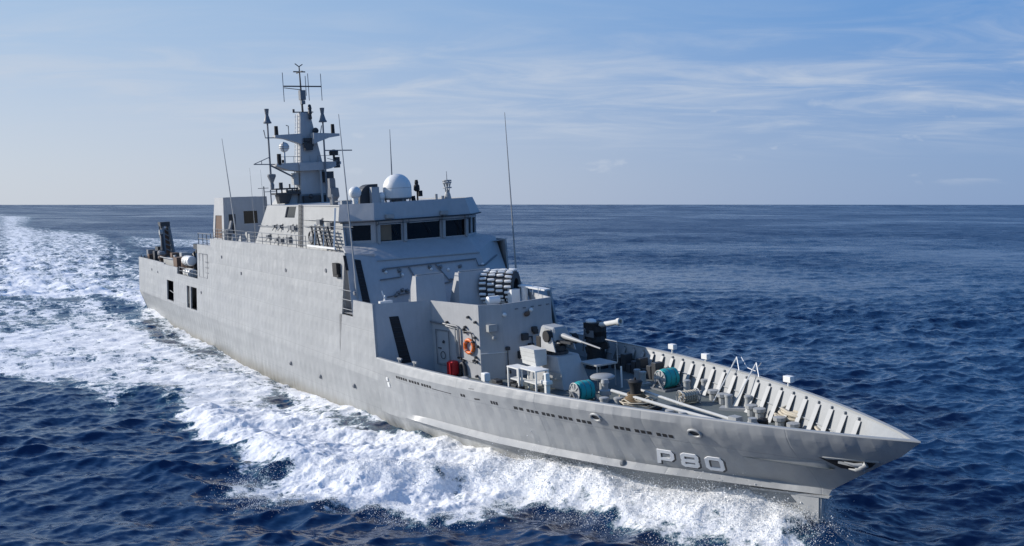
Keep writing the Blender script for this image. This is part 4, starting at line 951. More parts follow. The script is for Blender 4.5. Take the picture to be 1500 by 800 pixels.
b = MB(); b.cyl((X, .75, ROOF), (X, .75, ROOF + .9), .06); b.rev((X, .72, ROOF + .7), (0, 0, 1), [(0, .1), (.1, .22), (.4, .2), (.5, .12), (.6, .14), (.8, .1)], 10); b.box(X - .2, X + .2, .85, 1.05, ROOF + .35, ROOF + .75); b.cyl((X, .45, ROOF), (X, .4, ROOF + .4), .15); b.build('searchlight', 'black', SH)
b = MB(); b.rev((X, 3.1, ROOF), (0, 0, 1), [(0, .28), (.4, .2), (.6, .12)], 10)
for k in range(6): a_ = k * math.pi / 3; b.bar((X + .12 * math.cos(a_), 3.1 + .12 * math.sin(a_), ROOF + .5), (X + .3 * math.cos(a_ + 1), 3.1 + .3 * math.sin(a_ + 1), ROOF + 1.35), .05)
for z in (.85, 1.2, 1.35): b.torus((X, 3.1, ROOF + z), (0, 0, 1), .28, .05, 12, 5)
b.cyl((X, 3.1, ROOF + .5), (X, 3.1, ROOF + 2.0), .05, .02); b.build('wind_sensor', 'grey2', SH)
b = MB(); b.cyl((X, -1.1, ROOF), (X, -1.1, ROOF + 1.6), .10, .08); b.cyl((X, -1.1, ROOF + 1.5), (X - .1, -1.0, ROOF + 5.0), .05, .015, 6); b.build('whip_aerial', 'mid', SH)
each('roof_post', 'grey2', SH, ((X, 2.2, .45, .1), (X, 2.7, .3, .12), (X - 2, -4.7, .8, .05)), lambda b, x, y, h, r: b.cyl((x, y, ROOF), (x, y, ROOF + h), r))
b = MB(); b.box(X - .1, X + .2, -4.9, -4.2, ROOF, ROOF + .35); b.bar((X - 1, -4.9, ROOF + .3), (X + .3, -4.3, ROOF + .36), .08); b.build('roof_locker', 'grey2', SH)
b = MB(); b.rev((60, -3.6, ROOF), (0, 0, 1), [(0, .3), (.4, .3), (.6, .45), (1.2, .4), (1.25, .2), (1.8, .2)], 8); b.box(59.8, 60.2, -3.9, -3.5, ROOF + .9, ROOF + 1.9); b.build('sensor_pedestal', 'mid', SH)
def rpost(b, x, y, z1): b.tube([(x, y, ROOF if x > 49 else TOP), (x, y, z1)], .05, 5); b.bar((x, y - .5, z1 - .15), (x, y + .4, z1 - .15), .05)
each('roof_post', 'mid', SH, ((49.8, -4.9, 14.6), (45.2, -4.0, 14.9)), rpost)
for (p, q) in (((68.94, -5.90, 7.4), (67.75, -5.90, 19.1)), ((42.56, -5.8, 10.3), (40.16, -5.8, 19.2)), ((70.4, 4.95, 7.0), (70.6, 4.5, 18.9)), ((44.6, -4.8, 10.3), (44.3, -4.8, 16.5)), ((45.6, -4.2, 10.3), (45.3, -4.2, 16.3))):
    b = MB(); d = V(q) - V(p); th_ = .07 if d.length > 7 else .03
    b.cyl(p, V(p) + d * .12, th_ * 1.3, th_ * 1.1, 8); b.tube([V(p) + d * f for f in (.12, .4, .7, 1.0)], lambda t, th_=th_: th_ * (1 - .7 * t), 6); b.build('whip_aerial', 'grey2', SH)

# ------------------------------------------------------------------ foredeck
def build_gun():
    gx, gy = 82.0, .15
    b = MB(); b.hexa([(gx - 1.5, gy - 1.0, DECK), (gx + 1.6, gy - .6, DECK), (gx + 1.6, gy + 1.2, DECK), (gx - 1.5, gy + 1.2, DECK), (gx - 1.0, gy - .75, 4.95), (gx + .9, gy - .5, 4.95), (gx + .9, gy + .9, 4.95), (gx - 1.0, gy + .9, 4.95)]); g = b.build('deck_gun', 'grey', SH, bevel=.04)
    q = MB(); q.rev((gx, gy + .1, 4.95), (0, 0, 1), [(0, .62), (.15, .62), (.2, .5), (.45, .5)], 18); q.build('turntable', 'dark', g)
    q = MB()     # cradle arms and shrouded breech
    for dy in (-.5, .62): q.plate([(gx - .5, gy + dy, 5.3), (gx + .45, gy + dy, 5.3), (gx + .3, gy + dy, 6.35), (gx - .25, gy + dy, 6.4)][::(1 if dy < 0 else -1)], .12)
    q.build('cradle', 'grey2', g)
    q = MB(); q.hexa([(gx - .9, gy - .55, 5.75), (gx + .7, gy - .5, 5.7), (gx + .7, gy + .65, 5.7), (gx - .9, gy + .6, 5.75), (gx - .75, gy - .42, 6.5), (gx + .45, gy - .38, 6.45), (gx + .45, gy + .5, 6.45), (gx - .75, gy + .5, 6.5)]); q.build('breech_cover', 'grey2', g, bevel=.09)
    q = MB(); q.plate([(gx - .95, gy - .62, 5.2), (gx + .9, gy - .62, 5.2), (gx + .55, gy - .60, 5.95), (gx - .4, gy - .60, 6.15)], .06); q.plate([(gx + .9, gy + .74, 5.2), (gx - .95, gy + .74, 5.2), (gx - .4, gy + .72, 6.15), (gx + .55, gy + .72, 5.95)], .06); q.build('side_shield', 'grey', g)
    q = MB(); q.bar((gx + .5, gy - .3, 5.75), (gx + 1.7, gy - .1, 5.72), .16, .12); q.bar((gx + .5, gy + .35, 5.75), (gx + 1.5, gy + .2, 5.72), .16, .12); q.build('recoil_sleeve', 'dark', g)
    q = MB(); q.tube([(gx + .5, gy + .05, 6.02), (gx + 1.3, gy + .05, 5.95), (gx + 2.5, gy + .05, 5.86)], lambda t: .19 - .12 * t, 10); q.build('barrel_shroud', 'grey2', g, smooth=40)
    q = MB(); q.cyl((gx + 2.5, gy + .05, 5.87), (gx + 4.1, gy + .05, 5.72), .06, .05, 8); q.build('barrel', 'mid', g)
    q = MB(); q.cyl((gx + .2, gy - .75, 6.0), (gx + .2, gy - .5, 6.0), .32, .32, 14); q.build('sight', 'black', g)
    q = MB(); q.box(gx - .95, gx - .5, gy - .65, gy - .3, 5.2, 5.9); q.build('control_box', 'black', g, bevel=.03)
    q = MB(); q.cyl((gx + .4, gy + .8, 5.7), (gx + .4, gy + 1.1, 5.7), .3); q.build('ammunition_drum', 'black', g)
    q = MB(); q.hexa([(gx - .75, gy - 1.7, 4.55), (gx + .4, gy - 1.55, 4.45), (gx + .4, gy - .85, 4.5), (gx - .75, gy - .95, 4.6), (gx - .85, gy - 1.8, 5.45), (gx + .4, gy - 1.65, 5.4), (gx + .4, gy - .85, 5.35), (gx - .85, gy - .95, 5.45)])
    for z in (4.8, 5.05, 5.28): q.bar((gx - .82, gy - 1.8 + (5.4 - z) * .08, z), (gx + .42, gy - 1.66 + (5.4 - z) * .08, z - .05), .03)
    q.build('ammunition_box', 'canvas', g, bevel=.03)
    q = MB(); q.plate([(gx + .2, gy - .88, 3.75), (gx + 1.4, gy - .62, 3.75), (gx + 1.35, gy - .60, 4.1), (gx + .15, gy - .86, 4.15)], .03) ; q.build('bolted_panel', 'grey2', g)
    q = MB()
    for dx, dy in ((1.0, 1.0), (2.4, 1.0), (1.0, 2.2), (2.4, 2.2)): q.tube([(gx + dx, gy + dy, DECK), (gx + dx, gy + dy, 4.5)], .04, 4)
    q.plate([(gx + .9, gy + .9, 4.5), (gx + 2.5, gy + .9, 4.5), (gx + 2.5, gy + 2.3, 4.5), (gx + .9, gy + 2.3, 4.5)], .08); q.tube([(gx + 2.5, gy + 2.3, 4.5), (gx + 2.5, gy + 2.3, 5.6), (gx + 1.5, gy + 2.3, 5.6)], .035, 4); q.build('gunner_platform', 'grey2', g)
build_gun()
def build_launcher():
    x, y = 79.6, 4.6
    b = MB(); b.rev((x, y, DECK), (0, 0, 1), [(0, .7), (.3, .6), (1.2, .5), (1.6, .62), (1.9, .5), (2.2, .62), (2.5, .55), (2.6, .2)], 12); b.box(x - .5, x + .4, y - .5, y + .5, 4.9, 5.9); b.bar((x - .3, y - .5, 4.3), (x + .7, y + .4, 4.6), .4); l = b.build('rocket_launcher', 'black', SH)
    q = MB(); q.rev((x + .3, y + .1, 5.75), (.96, .1, .20), [(0, .12), (.1, .16), (1.6, .16), (1.62, .22), (1.85, .22), (1.86, .13), (1.3, .12)], 14); q.build('launcher_tube', 'canvas', l, smooth=40)
    q = MB(); q.ball((x - .2, y - .15, 5.95), .32, 10, (1.2, 1, .55), 6); q.build('launcher_cover', 'white', l, smooth=50)
    q = MB(); q.box(x - .35, x + .5, y - .56, y - .5, 5.1, 5.5); q.tube([(x - .5, y - .6, 4.2), (x - .1, y - .7, 5.6)], .05, 5); q.build('launcher_gear', 'mid', l)
build_launcher()
def build_reel(x, y):
    Lr = .92; z = DECK + .60
    b = MB(); b.rev((x, y, z), (0, 1, 0), [(0, .2), (Lr, .2)], 14); r = b.build('rope_reel', 'grey2', SH)
    for dy in (0, Lr):
        q = MB(); q.torus((x, y + dy, z), (0, 1, 0), .44, .03, 24, 6)
        for k in range(8): a_ = k * math.pi / 4; q.bar((x, y + dy, z), (x + .44 * math.cos(a_), y + dy, z + .44 * math.sin(a_)), .07, .05, up=(0, 1, 0))
        q.rev((x, y + dy - .02 + (.04 if dy == 0 else -.04), z), (0, 1, 0), [(0, .40), (.02, .40)], 20); q.build('flange', 'hull', r)
    q = MB(); n = 20; P = []
    prof = [(.12, .34), (.14, .47), (.35, .50), (.6, .48), (.82, .49), (.96, .475), (.98, .36)]
    q.rev((x, y, z), (0, 1, 0), prof, 26)
    rng = random.Random(x)
    q.v = [(vx + rng.uniform(-.014, .014), vy + rng.uniform(-.02, .02), vz + rng.uniform(-.014, .014) - (.04 if vz < z - .3 else 0)) for vx, vy, vz in q.v]
    q.build('canvas_cover', 'teal', r, smooth=50)
    q = MB(); q.torus((x, y + .38, z), (0, 1, 0), .50, .018, 24, 4); q.torus((x, y + .72, z), (0, 1, 0), .49, .018, 24, 4); q.build('cover_lashing', 'dark', r)
    q = MB()
    for dy in (-.12, Lr + .12):
        q.bar((x - .5, y + dy, DECK), (x, y + dy, z), .09); q.bar((x + .5, y + dy, DECK), (x, y + dy, z), .09); q.bar((x - .6, y + dy, DECK + .05), (x + .6, y + dy, DECK + .05), .10)
    q.bar((x + .55, y - .1, DECK + .06), (x + .55, y + Lr + .1, DECK + .06), .1); q.build('reel_stand', 'mid', r)
build_reel(86.35, -1.7); build_reel(86.9, 3.35)
def bollard_pair(p, q, r=.17, h=.72):
    b = MB(); p, q = V(p), V(q); d = (q - p).normalized(); b.bar(p - d * .4 + V((0, 0, .06)), q + d * .4 + V((0, 0, .06)), .55, .12)
    for c in (p, q): b.rev(c, (0, 0, 1), [(.1, r), (h - .12, r), (h - .1, r * 1.18), (h, r * 1.18), (h + .02, r * .9)], 14)
    b.build('bollard', 'grey2', SH, smooth=35)
D = DECK
bollard_pair((92.35, 3.0, D), (93.15, 3.5, D)); bollard_pair((88.55, 3.75, D), (89.05, 4.5, D)); bollard_pair((84.5, 3.75, D), (85.2, 3.6, D), .16, .7); bollard_pair((91.65, .0, D), (92.35, .2, D), .2, .35); bollard_pair((88.0, -1.1, D), (88.5, -.6, D), .2, .5)
b = MB(); b.rev((85.2, .9, D), (0, 0, 1), [(0, .26), (.1, .18), (.72, .18), (.74, .62), (.84, .66), (.92, .55), (.94, .1)], 18); b.build('mushroom_vent', 'grey2', SH, smooth=35)
b = MB(); b.cyl((84.3, .3, D), (84.3, .3, D + .55), .2); b.build('deck_bollard', 'grey2', SH, smooth=35)
b = MB(); b.rev((86.9, -.2, D), (0, 0, 1), [(0, .2), (.3, .2), (.32, .3), (.55, .3), (.6, .16), (.9, .16), (.92, .22), (1.1, .18)], 12); b.build('deck_vent', 'grey2', SH, smooth=35)
b = MB(); b.cyl((85.0, 2.3, D), (85.0, 2.3, D + 1.15), .05); b.build('jackstaff_post', 'white', SH)
# capstan with rope on it, its bedplate
b = MB(); b.box(88.2, 90.2, -.8, .75, D, D + .14); b.box(88.5, 89.9, -.5, .5, D + .14, D + .3); cp_ = b.build('windlass_bed', 'black', SH, bevel=.03)
b = MB(); b.rev((89.1, .0, D + .3), (0, 0, 1), [(0, .42), (.1, .40), (.2, .3), (.65, .26), (.95, .34), (1.0, .36), (1.06, .3), (1.08, .1)], 16); b.cyl((89.1, 0, D + 1.35), (89.1, 0, D + 1.5), .06); b.build('capstan', 'black', cp_, smooth=40)
b = MB()
for k in range(6): b.torus((89.1, 0, D + .34 + .07 * k), (0, 0, 1), .52 - .03 * k + .02 * (k % 2), .06, 20, 6)
b.build('rope_turns', 'brown', cp_, smooth=True)
def rope_roller():
    b = MB(); b.cyl((90.1, 2.0, D + .34), (90.25, 2.85, D + .34), .1); r = b.build('rope_roller', 'grey2', SH)
    q = MB()
    for k in range(6): f = k / 5; q.torus((90.12 + .11 * f, 2.08 + .66 * f, D + .36), (.17, .98, 0), .24, .075, 18, 6)
    q.build('rope_turns', 'rope', r, smooth=True)
    q = MB()
    for p in ((90.1, 1.95), (90.26, 2.9)): q.torus((p[0], p[1], D + .36), (.17, .98, 0), .34, .03, 18, 5); q.bar((p[0] - .2, p[1], D), (p[0], p[1], D + .36), .06); q.bar((p[0] + .2, p[1], D), (p[0], p[1], D + .36), .06)
    q.build('flange', 'grey2', r)
rope_roller()
b = MB(); b.box(94.0, 95.2, .7, 1.15, D, D + .2); b.rev((95.5, 1.4, D), (0, 0, 1), [(0, .28), (.2, .28), (.3, .2), (.45, .2)], 12); b.box(94.4, 94.9, 1.0, 1.4, D, D + .4); b.build('fairlead', 'grey2', SH)
b = MB(); b.rev((95.6, 1.9, D), (0, 0, 1), [(0, .24), (.3, .26), (.4, .1)], 10); b.build('chain_stopper', 'black', SH)
# lamps and stanchions on the far rail
for x, dz in ((85.2, .55), (88.4, .35), (95.6, .45)):
    y = float(w_rail(x)) - .15; z = float(z_rail(x)); b = MB(); b.cyl((x, y, z), (x, y, z + dz * .6), .05); b.box(x - .22, x + .22, y - .12, y + .16, z + dz * .5, z + dz * .5 + .28); b.build('rail_lamp', 'white', SH, bevel=.06)
b = MB()
for x in (91.2, 92.9):
    y = float(w_rail(x)); b.tube([(x - .5, w_in(x, D) - .5, D), (x, y - .1, 5.35)], .035, 5); b.tube([(x, y - .1, 5.35), (x + .4, y - .35, 4.75)], .03, 5)
b.tube([(91.2, 5.0, 5.3), (91.7, 4.9, 4.85), (92.4, 4.75, 4.8), (92.9, 4.65, 5.3)], .025, 4); b.build('rail_stanchion', 'white', SH)
def roller(b, x, y): b.cyl((x, y + .1, 4.4), (x, y + .1, 4.62), .09); b.bar((x - .25, y + .1, 4.6), (x + .25, y + .1, 4.6), .1)
each('rail_roller', 'grey2', SH, ((75.2, -6.2), (76.9, -6.05)), roller)
y = -4.4
each('deck_hatch', 'grey2', SH, ((79.5, .35), (80.3, .28), (81.3, .22)), lambda b, x, s: b.hexa([(x - s, y - .2, D), (x + s, y - .2, D), (x + s, y + .4, D), (x - s, y + .4, D), (x - s * .7, y, D + s * 2), (x + s * .6, y, D + s * 2), (x + s * .6, y + .3, D + s * 2), (x - s * .7, y + .3, D + s * 2)]))
rng = random.Random(3)
each('deck_locker', 'dark', SH, [(rng.uniform(79, 84.5), rng.uniform(-3.6, -1.6), rng.uniform(.1, .28)) for k in range(14)], lambda b, x, y, s: b.box(x - s, x + s, y - s, y + s * .6, D, D + s * 1.3), bevel=.02)
def locker(b, k): x = 80.5 + k * .55; y = w_in(x, D) - .35; b.box(x - .2, x + .2, y - .35, y + .25, D, D + .5 + .5 * ((k * 7) % 3) / 2)
each('stowage_locker', 'dark', SH, [(k,) for k in range(9)], locker, bevel=.03)
def vent(b, x): y = w_in(x, D) - .4; b.rev((x, y, D), (0, 0, 1), [(0, .2), (.3, .2), (.35, .28), (.5, .28), (.52, .1)], 10)
each('deck_vent', 'grey2', SH, [(x,) for x in (90.4, 91.3, 93.9, 94.6, 96.3, 97.4)], vent, 35)

# ------------------------------------------------------------------ marks and fittings on the shell
def hp(x, z, d=.0):
    y = hull_y(x, z); e = .03; ny = 1.0; dx = (hull_y(x + .3, z) - hull_y(x - .3, z)) / .6; dz = (hull_y(x, z + .1) - hull_y(x, z - .1)) / .2
    n = V((-dx, 1, -dz)).normalized(); p = V((x, y, z)) + n * d; return V((p.x, -p.y, p.z))
def patch(mb, xz, d, th):
    """outline laid on the starboard shell, d proud of it"""
    n = len(xz); f = [hp(x, z, d) for x, z in xz]; k = [hp(x, z, d - th) for x, z in xz]
    mb.add(f + k, [tuple(range(n)), tuple(range(n, 2 * n))[::-1]] + [((i + 1) % n, i, n + i, n + (i + 1) % n) for i in range(n)])
def stroke(mb, pts, w, d, th, closed, place):
    """flat band of width w along a path in letter space"""
    P = [V((p[0], p[1])) for p in pts]; n = len(P); L = []; Rr = []
    for i in range(n):
        if closed: a, c = P[i - 1], P[(i + 1) % n]
        else: a, c = P[max(i - 1, 0)], P[min(i + 1, n - 1)]
        d1 = (P[i] - a).normalized() if (P[i] - a).length else (c - P[i]).normalized(); d2 = (c - P[i]).normalized() if (c - P[i]).length else d1
        t = (d1 + d2).normalized(); nn_ = V((-t.y, t.x)); m = 1 / max(.5, nn_.dot(V((-d1.y, d1.x)))); L.append(P[i] + nn_ * w / 2 * m); Rr.append(P[i] - nn_ * w / 2 * m)
    for i in range(n if closed else n - 1):
        j = (i + 1) % n; patch(mb, [place(*q) for q in (Rr[i], Rr[j], L[j], L[i])], d, th)
def letters(name, mat, dx, dz, d, th):
    Hh, Wd, sw = .74, .76, .165; h = sw / 2
    def pl(x0): return lambda u, v: (x0 + .12 + u + .5 * v + dx, 2.2 + v + dz)
    P_ = [(h, 0), (h, Hh - h), (Wd - .16, Hh - h), (Wd - h, Hh - .17), (Wd - h, .36), (Wd - .17, .26), (h, .26)]
    E_ = [(h + .08, h), (Wd - .14, h), (Wd - h, .14), (Wd - h, .26), (Wd - .13, .35), (Wd - h, .44), (Wd - h, Hh - .14), (Wd - .14, Hh - h), (h + .08, Hh - h), (h, Hh - .14), (h, .44), (.13, .35), (h, .26), (h, .14)]
    O_ = [(h + .1, h), (Wd - .16, h), (Wd - h, .17), (Wd - h, Hh - .17), (Wd - .16, Hh - h), (h + .1, Hh - h), (h, Hh - .17), (h, .17)]
    for x0, path, closed in ((94.0, P_, False), (95.04, E_, True), (96.06, O_, True)):
        b = MB(); stroke(b, path, sw, d, th, closed, pl(x0))
        if path is E_: stroke(b, [(.1, .35), (Wd - .1, .35)], sw, d - .002, th, False, pl(x0))
        b.build(name, mat, hull)
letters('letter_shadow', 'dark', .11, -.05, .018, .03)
letters('raised_letter', 'letter', .06, 0, .035, .04)
# rows of dark freeing slots along the deck edge
def slots(x0, x1, z, h=.15, n=None):
    n = n or max(2, int((x1 - x0) / .27)); 
    b = MB(); wd = (x1 - x0) / n
    for i in range(n):
        a = x0 + i * wd + wd * .12; c = a + wd * .70; patch(b, [(a, z - h / 2), (c, z - h / 2), (c + .03, z + h / 2), (a + .03, z + h / 2)], .008, .02)
    b.build('freeing_slot', 'black', hull)
for x0, x1 in ((75.75, 77.15), (77.3, 78.55), (78.7, 79.8), (86.75, 87.5), (87.65, 88.5), (88.66, 89.55), (89.7, 90.62), (90.78, 91.7), (92.85, 93.75), (93.9, 94.8), (94.95, 95.8)): slots(x0, x1, 3.72)
slots(82.55, 83.0, 3.73, .15, 2); slots(85.05, 85.65, 3.73, .17, 3)
b = MB(); patch(b, [(79.85, 3.63), (81.7, 3.63), (81.7, 3.67), (79.85, 3.67)], .01, .02); b.build('rubbing_bar', 'dark', hull)
b = MB(); patch(b, [(83.78, 3.66), (84.24, 3.70), (83.92, 4.24), (83.46, 4.20)], .012, .03); pt = b.build('side_port', 'black', hull)
for x in (92.13, 96.92):
    b = MB(); ring = [hp(x + .27 * math.cos(a_), 4.08 + .15 * math.sin(a_), .03) for a_ in np.linspace(0, 2 * math.pi, 20)[:-1]]; b.tube(ring, .055, 6, True); f_ = b.build('hawse_ring', 'grey2', hull, smooth=True)
    q = MB(); patch(q, [(x + .24 * math.cos(a_), 4.08 + .13 * math.sin(a_)) for a_ in np.linspace(0, 2 * math.pi, 18)[:-1]], .012, .03); q.build('hawse_hole', 'dark', f_)
b = MB(); patch(b, [(74.42, 3.3), (74.62, 3.3), (74.62, 3.5), (74.42, 3.5)], .05, .06); patch(b, [(74.5, 2.95), (74.75, 2.95), (74.7, 3.2), (74.45, 3.2)], .04, .05); b.build('shell_fitting', 'white', hull)
def scupper(b, x, z): y = -wy(x, z); b.cyl((x, y + .03, z), (x, y - .06, z), .16, .13, 8)
each('scupper', 'mid', SH, ((39.0, 8.9), (56.5, 8.7), (64.7, 9.13), (69.6, 8.0), (8, 6.1), (11.5, 6.0), (31.5, 5.2), (45, 7.8)), scupper)
def discharge(b, x, z): p = hp(x, z, -.02) if x > 73 else V((x, -float(np.interp(z, [0, 3.1], [np.interp(x, WLX, WLY), w_rail(x)])) - .0, z)); b.ball(p, .16, 8, m=6)
each('discharge_pipe', 'mid', SH, ((57, 1.9), (63, 1.8), (69, 2.1), (92.5, 1.9)), discharge)
# navigation light screen high on the wall edge
b = MB(); b.box(66.6, 67.3, -6.55, -6.30, 9.05, 9.75); b.box(66.5, 67.4, -6.50, -6.28, 8.85, 9.05); b.build('side_light', 'black', SH)
# panel frame and handrails on the step at the quarter
b = MB(); P = [(31.0, -6.36, 6.7), (34.0, -6.36, 6.7), (34.0, -6.25, 8.9), (31.0, -6.25, 8.9)]; b.tube([(p[0], p[1] - .02, p[2]) for p in P], .07, 5, True); b.tube([(32.4, -6.37, 6.7), (32.4, -6.27, 8.9)], .07, 5)
for z in (7.2, 7.7, 8.2): b.tube([(33.4, -6.4, z), (34.4, -6.4, z)], .04, 4)
b.tube([(30.3, -6.1, 10.8), (35, -6.1, 10.8)], .04, 4); b.tube([(30.3, -6.1, 10.3), (35, -6.1, 10.3)], .04, 4)
for x in (30.4, 32, 33.5, 35): b.tube([(x, -6.1, 9.7), (x, -6.1, 10.8)], .04, 4)
b.build('hand_rail', 'mid', SH)

# bow strut under the overhanging stem
b = MB()
b.hexa([(97.6, -.9, 1.46), (100.95, -.06, 1.74), (100.95, .06, 1.74), (97.6, .9, 1.46), (97.6, -.95, 1.56), (101.0, -.07, 1.84), (101.0, .07, 1.84), (97.6, .95, 1.56)])
b.hexa([(100.28, -.07, .3), (100.5, -.05, .3), (100.5, .05, .3), (100.28, .07, .3), (100.2, -.10, 1.72), (100.6, -.07, 1.76), (100.6, .07, 1.76), (100.2, .10, 1.72)])
b.bar((99.3, -.10, 1.5), (100.35, -.05, .75), .07, .07); b.bar((99.3, 0, .8), (100.3, 0, 1.62), .07, .07); b.bar((99.3, 0, .62), (100.35, 0, .62), .07, .07)
for sg in (-1, 1): b.plate([(99.3, sg * .42, 1.62), (100.5, sg * .08, 1.72), (100.45, sg * .07, .5)][::-sg], .05)
b.build('stem_bracket', 'hull', SH)
b = MB(); patch(b, [(101.95, 3.28), (102.7, 3.30), (103.1, 3.52), (103.3, 3.74), (101.45, 3.69)], .012, .05); b.build('anchor_pocket', 'black', hull)
b = MB(); patch(b, [(101.70, 3.70), (103.4, 3.745), (103.4, 3.80), (101.6, 3.755)], .05, .08); b.build('pocket_lip', 'grey2', hull)

# ------------------------------------------------------------------ aft deck
def build_crane():
    x, y = 5.0, -3.6
    b = MB(); b.rev((x, y, 5.7), (0, 0, 1), [(0, 1.1), (.3, 1.0), (.4, .85), (1.5, .85), (1.6, 1.0), (2.0, 1.0)], 14); c = b.build('deck_crane', 'rust', SH)
    q = MB()
    legs = [((x + .95, y - .6, 7.5), (x + .25, y - .45, 11.1)), ((x - .75, y - .6, 7.5), (x - .75, y - .45, 11.1)), ((x + .6, y + .5, 7.5), (x + .1, y + .2, 11.0)), ((x - .9, y + .5, 7.5), (x - .8, y + .2, 11.0))]
    for p, e in legs: q.bar(p, e, .24, .24)
    for f in np.linspace(.08, .92, 6):
        for i in range(4): P0, P1 = legs[(0, 1, 3, 2)[i]], legs[(1, 3, 2, 0)[i]]; q.bar(V(P0[0]).lerp(V(P0[1]), f), V(P1[0]).lerp(V(P1[1]), min(f + .14, 1)), .11)
    q.build('jib', 'mid', c)
    q = MB(); q.bar((x + .1, y - .1, 7.5), (x - .3, y - .1, 10.6), .5, .5); q.build('jib_ram', 'rust', c)
    q = MB(); q.bar((x + 1.1, y - .8, 7.6), (x + .4, y - .7, 10.2), .25); q.box(x - .6, x + .5, y - .8, y + .3, 10.9, 11.4); q.bar((x + .2, y - .5, 11.2), (x - 2.6, y - .3, 11.2), .3); q.tube([(x - 2.5, y - .3, 11.1), (x - 2.7, y - .3, 10.0), (x - 2.2, y - .3, 9.2), (x - 1.4, y - .3, 8.9)], .10, 5); q.build('jib_head', 'dark', c)
    q = MB(); q.cyl((x + .3, y - .95, 10.2), (x + .3, y - .6, 10.2), .35); q.build('jib_sheave', 'grey2', c)
    q = MB(); q.box(x - 3.6, x - 2.0, y - .8, y + .3, 7.5, 8.4); q.bar((x - 3.6, y, 6), (x - 2.0, y, 7.6), .2); q.bar((x - 2.0, y, 6), (x - 3.6, y, 7.6), .2); q.build('crane_cab', 'dark', c)
    def winch(q, dx): q.box(x + dx - .5, x + dx + .5, y - 1.4, y - .4, 5.7, 7.0 + .25 * (dx % 2)); q.cyl((x + dx, y - 1.2, 7), (x + dx + .3, y - 1.2, 7.6), .12)
    each('winch', 'mid', c, [(-3.5,), (-2.2,), (1.6,), (3.2,)], winch)
build_crane()
rng = random.Random(21)
def gear(b, x, y, h, k):
    if k == 0: b.box(x - .5, x + .5, y - .4, y + .4, 5.7, 5.7 + h)
    elif k == 1: b.rev((x, y, 5.7), (0, 0, 1), [(0, .3), (h - .4, .25), (h - .3, .42), (h, .4), (h + .1, .15)], 10)
    else: b.bar((x - .6, y, 5.7), (x + .2, y, 5.7 + h), .18); b.bar((x + .6, y, 5.7), (x + .1, y, 5.7 + h), .18); b.torus((x, y - .1, 5.6 + h * .8), (0, 1, 0), .45, .09, 14, 6)
for k in range(16): b = MB(); gear(b, rng.uniform(.8, 15), rng.uniform(-5.4, -3.6), rng.uniform(1.6, 2.6), k % 3); b.build('aft_deck_gear', ('mid', 'dark', 'grey2', 'rust')[k % 4], SH, bevel=.03)
for k in range(8): b = MB(); gear(b, rng.uniform(22.5, 29.5), rng.uniform(-4.9, -3.9), rng.uniform(1.8, 3.4), (k + 1) % 3); b.build('boat_gear', ('dark', 'mid')[k % 2], SH)
b = MB(); b.box(10.5, 16.5, -5.4, -4.2, 5.7, 7.5); b.bar((9, -5.6, 7.6), (16, -5.6, 7.6), .1); b.build('deck_locker', 'hull', SH, bevel=.06)
b = MB(); b.box(17.3, 19.0, -5.8, -4.6, 5.7, 7.9); b.cyl((20.6, -5.2, 5.7), (20.6, -5.2, 8.0), .5); b.box(20.0, 21.3, -5.4, -4.4, 5.7, 7.6); b.build('winch_housing', 'rust', SH)
b = MB()
for z in (6.75, 7.1): b.tube([(21.6, -6.2, z), (30.1, -6.2, z)], .03, 4)
for x in np.arange(21.8, 30.2, 1.2): b.tube([(x, -6.2, 6.4), (x, -6.2, 7.1)], .03, 4)
b.build('guard_rail', 'mid', SH)
b = MB(); b.box(26.4, 30.0, -5.0, -3.4, 5.7, 8.6); b.box(23.6, 29.8, -3.2, -1.5, 5.7, 8.9); b.bar((21, -4.2, 9.1), (29.8, -4.2, 8.8), .5); b.bar((24, -4.6, 5.7), (29, -4.6, 8.6), .2); b.bar((29, -4.7, 5.7), (25, -4.7, 8.6), .2); b.build('boat_cradle', 'dark', SH)
each('rail_post', 'dark', SH, [(x,) for x in np.arange(1.0, 13, 2.0)], lambda b, x: b.tube([(x, -6.0, 7.1), (x, -6.0, 7.5)], .05, 4))

# ------------------------------------------------------------------ loose things on board
def raft(z, label):
    base = (22.8, -5.5, z); t = thing('life_raft', label, 'life raft', base, 'life raft canisters at the quarter')
    b = MB(); b.rev((21.9, -5.5, z), (1, 0, .02), [(0, .25), (.08, .44), (.2, .52), (2.4, .52), (2.55, .44), (2.6, .25)], 16); b.build('canister', 'white', t, smooth=40)
    b = MB(); 
    for x in (22.5, 23.2, 23.9): b.torus((x, -5.5, z), (1, 0, .02), .53, .03, 18, 5)
    b.build('strap', 'mid', t)
raft(7.75, 'white life raft canister, upper of the two stacked by the stern rail'); raft(6.45, 'white life raft canister, lower of the two stacked by the stern rail')

p = W2(.80, 5.05, .09); c = tuple(p)
t = thing('life_ring', 'orange life ring hanging on the white side of the forward house', 'life ring', c)
nr = (W2(.8, 5, 1) - W2(.8, 5, 0)).normalized(); b = MB(); b.torus(p, nr, .38, .105, 28, 10); b.build('ring', 'orange', t, smooth=True)
b = MB()
u_ = nr.cross(V((0, 0, 1))).normalized()
for k in range(4):
    a_ = math.pi / 4 + k * math.pi / 2; q = p + (u_ * math.cos(a_) + V((0, 0, 1)) * math.sin(a_)) * .38; tg = (-u_ * math.sin(a_) + V((0, 0, 1)) * math.cos(a_)); b.tube(b.ring(q, tg, .118, 10), .018, 4, True)
b.build('grab_line', 'canvas', t)

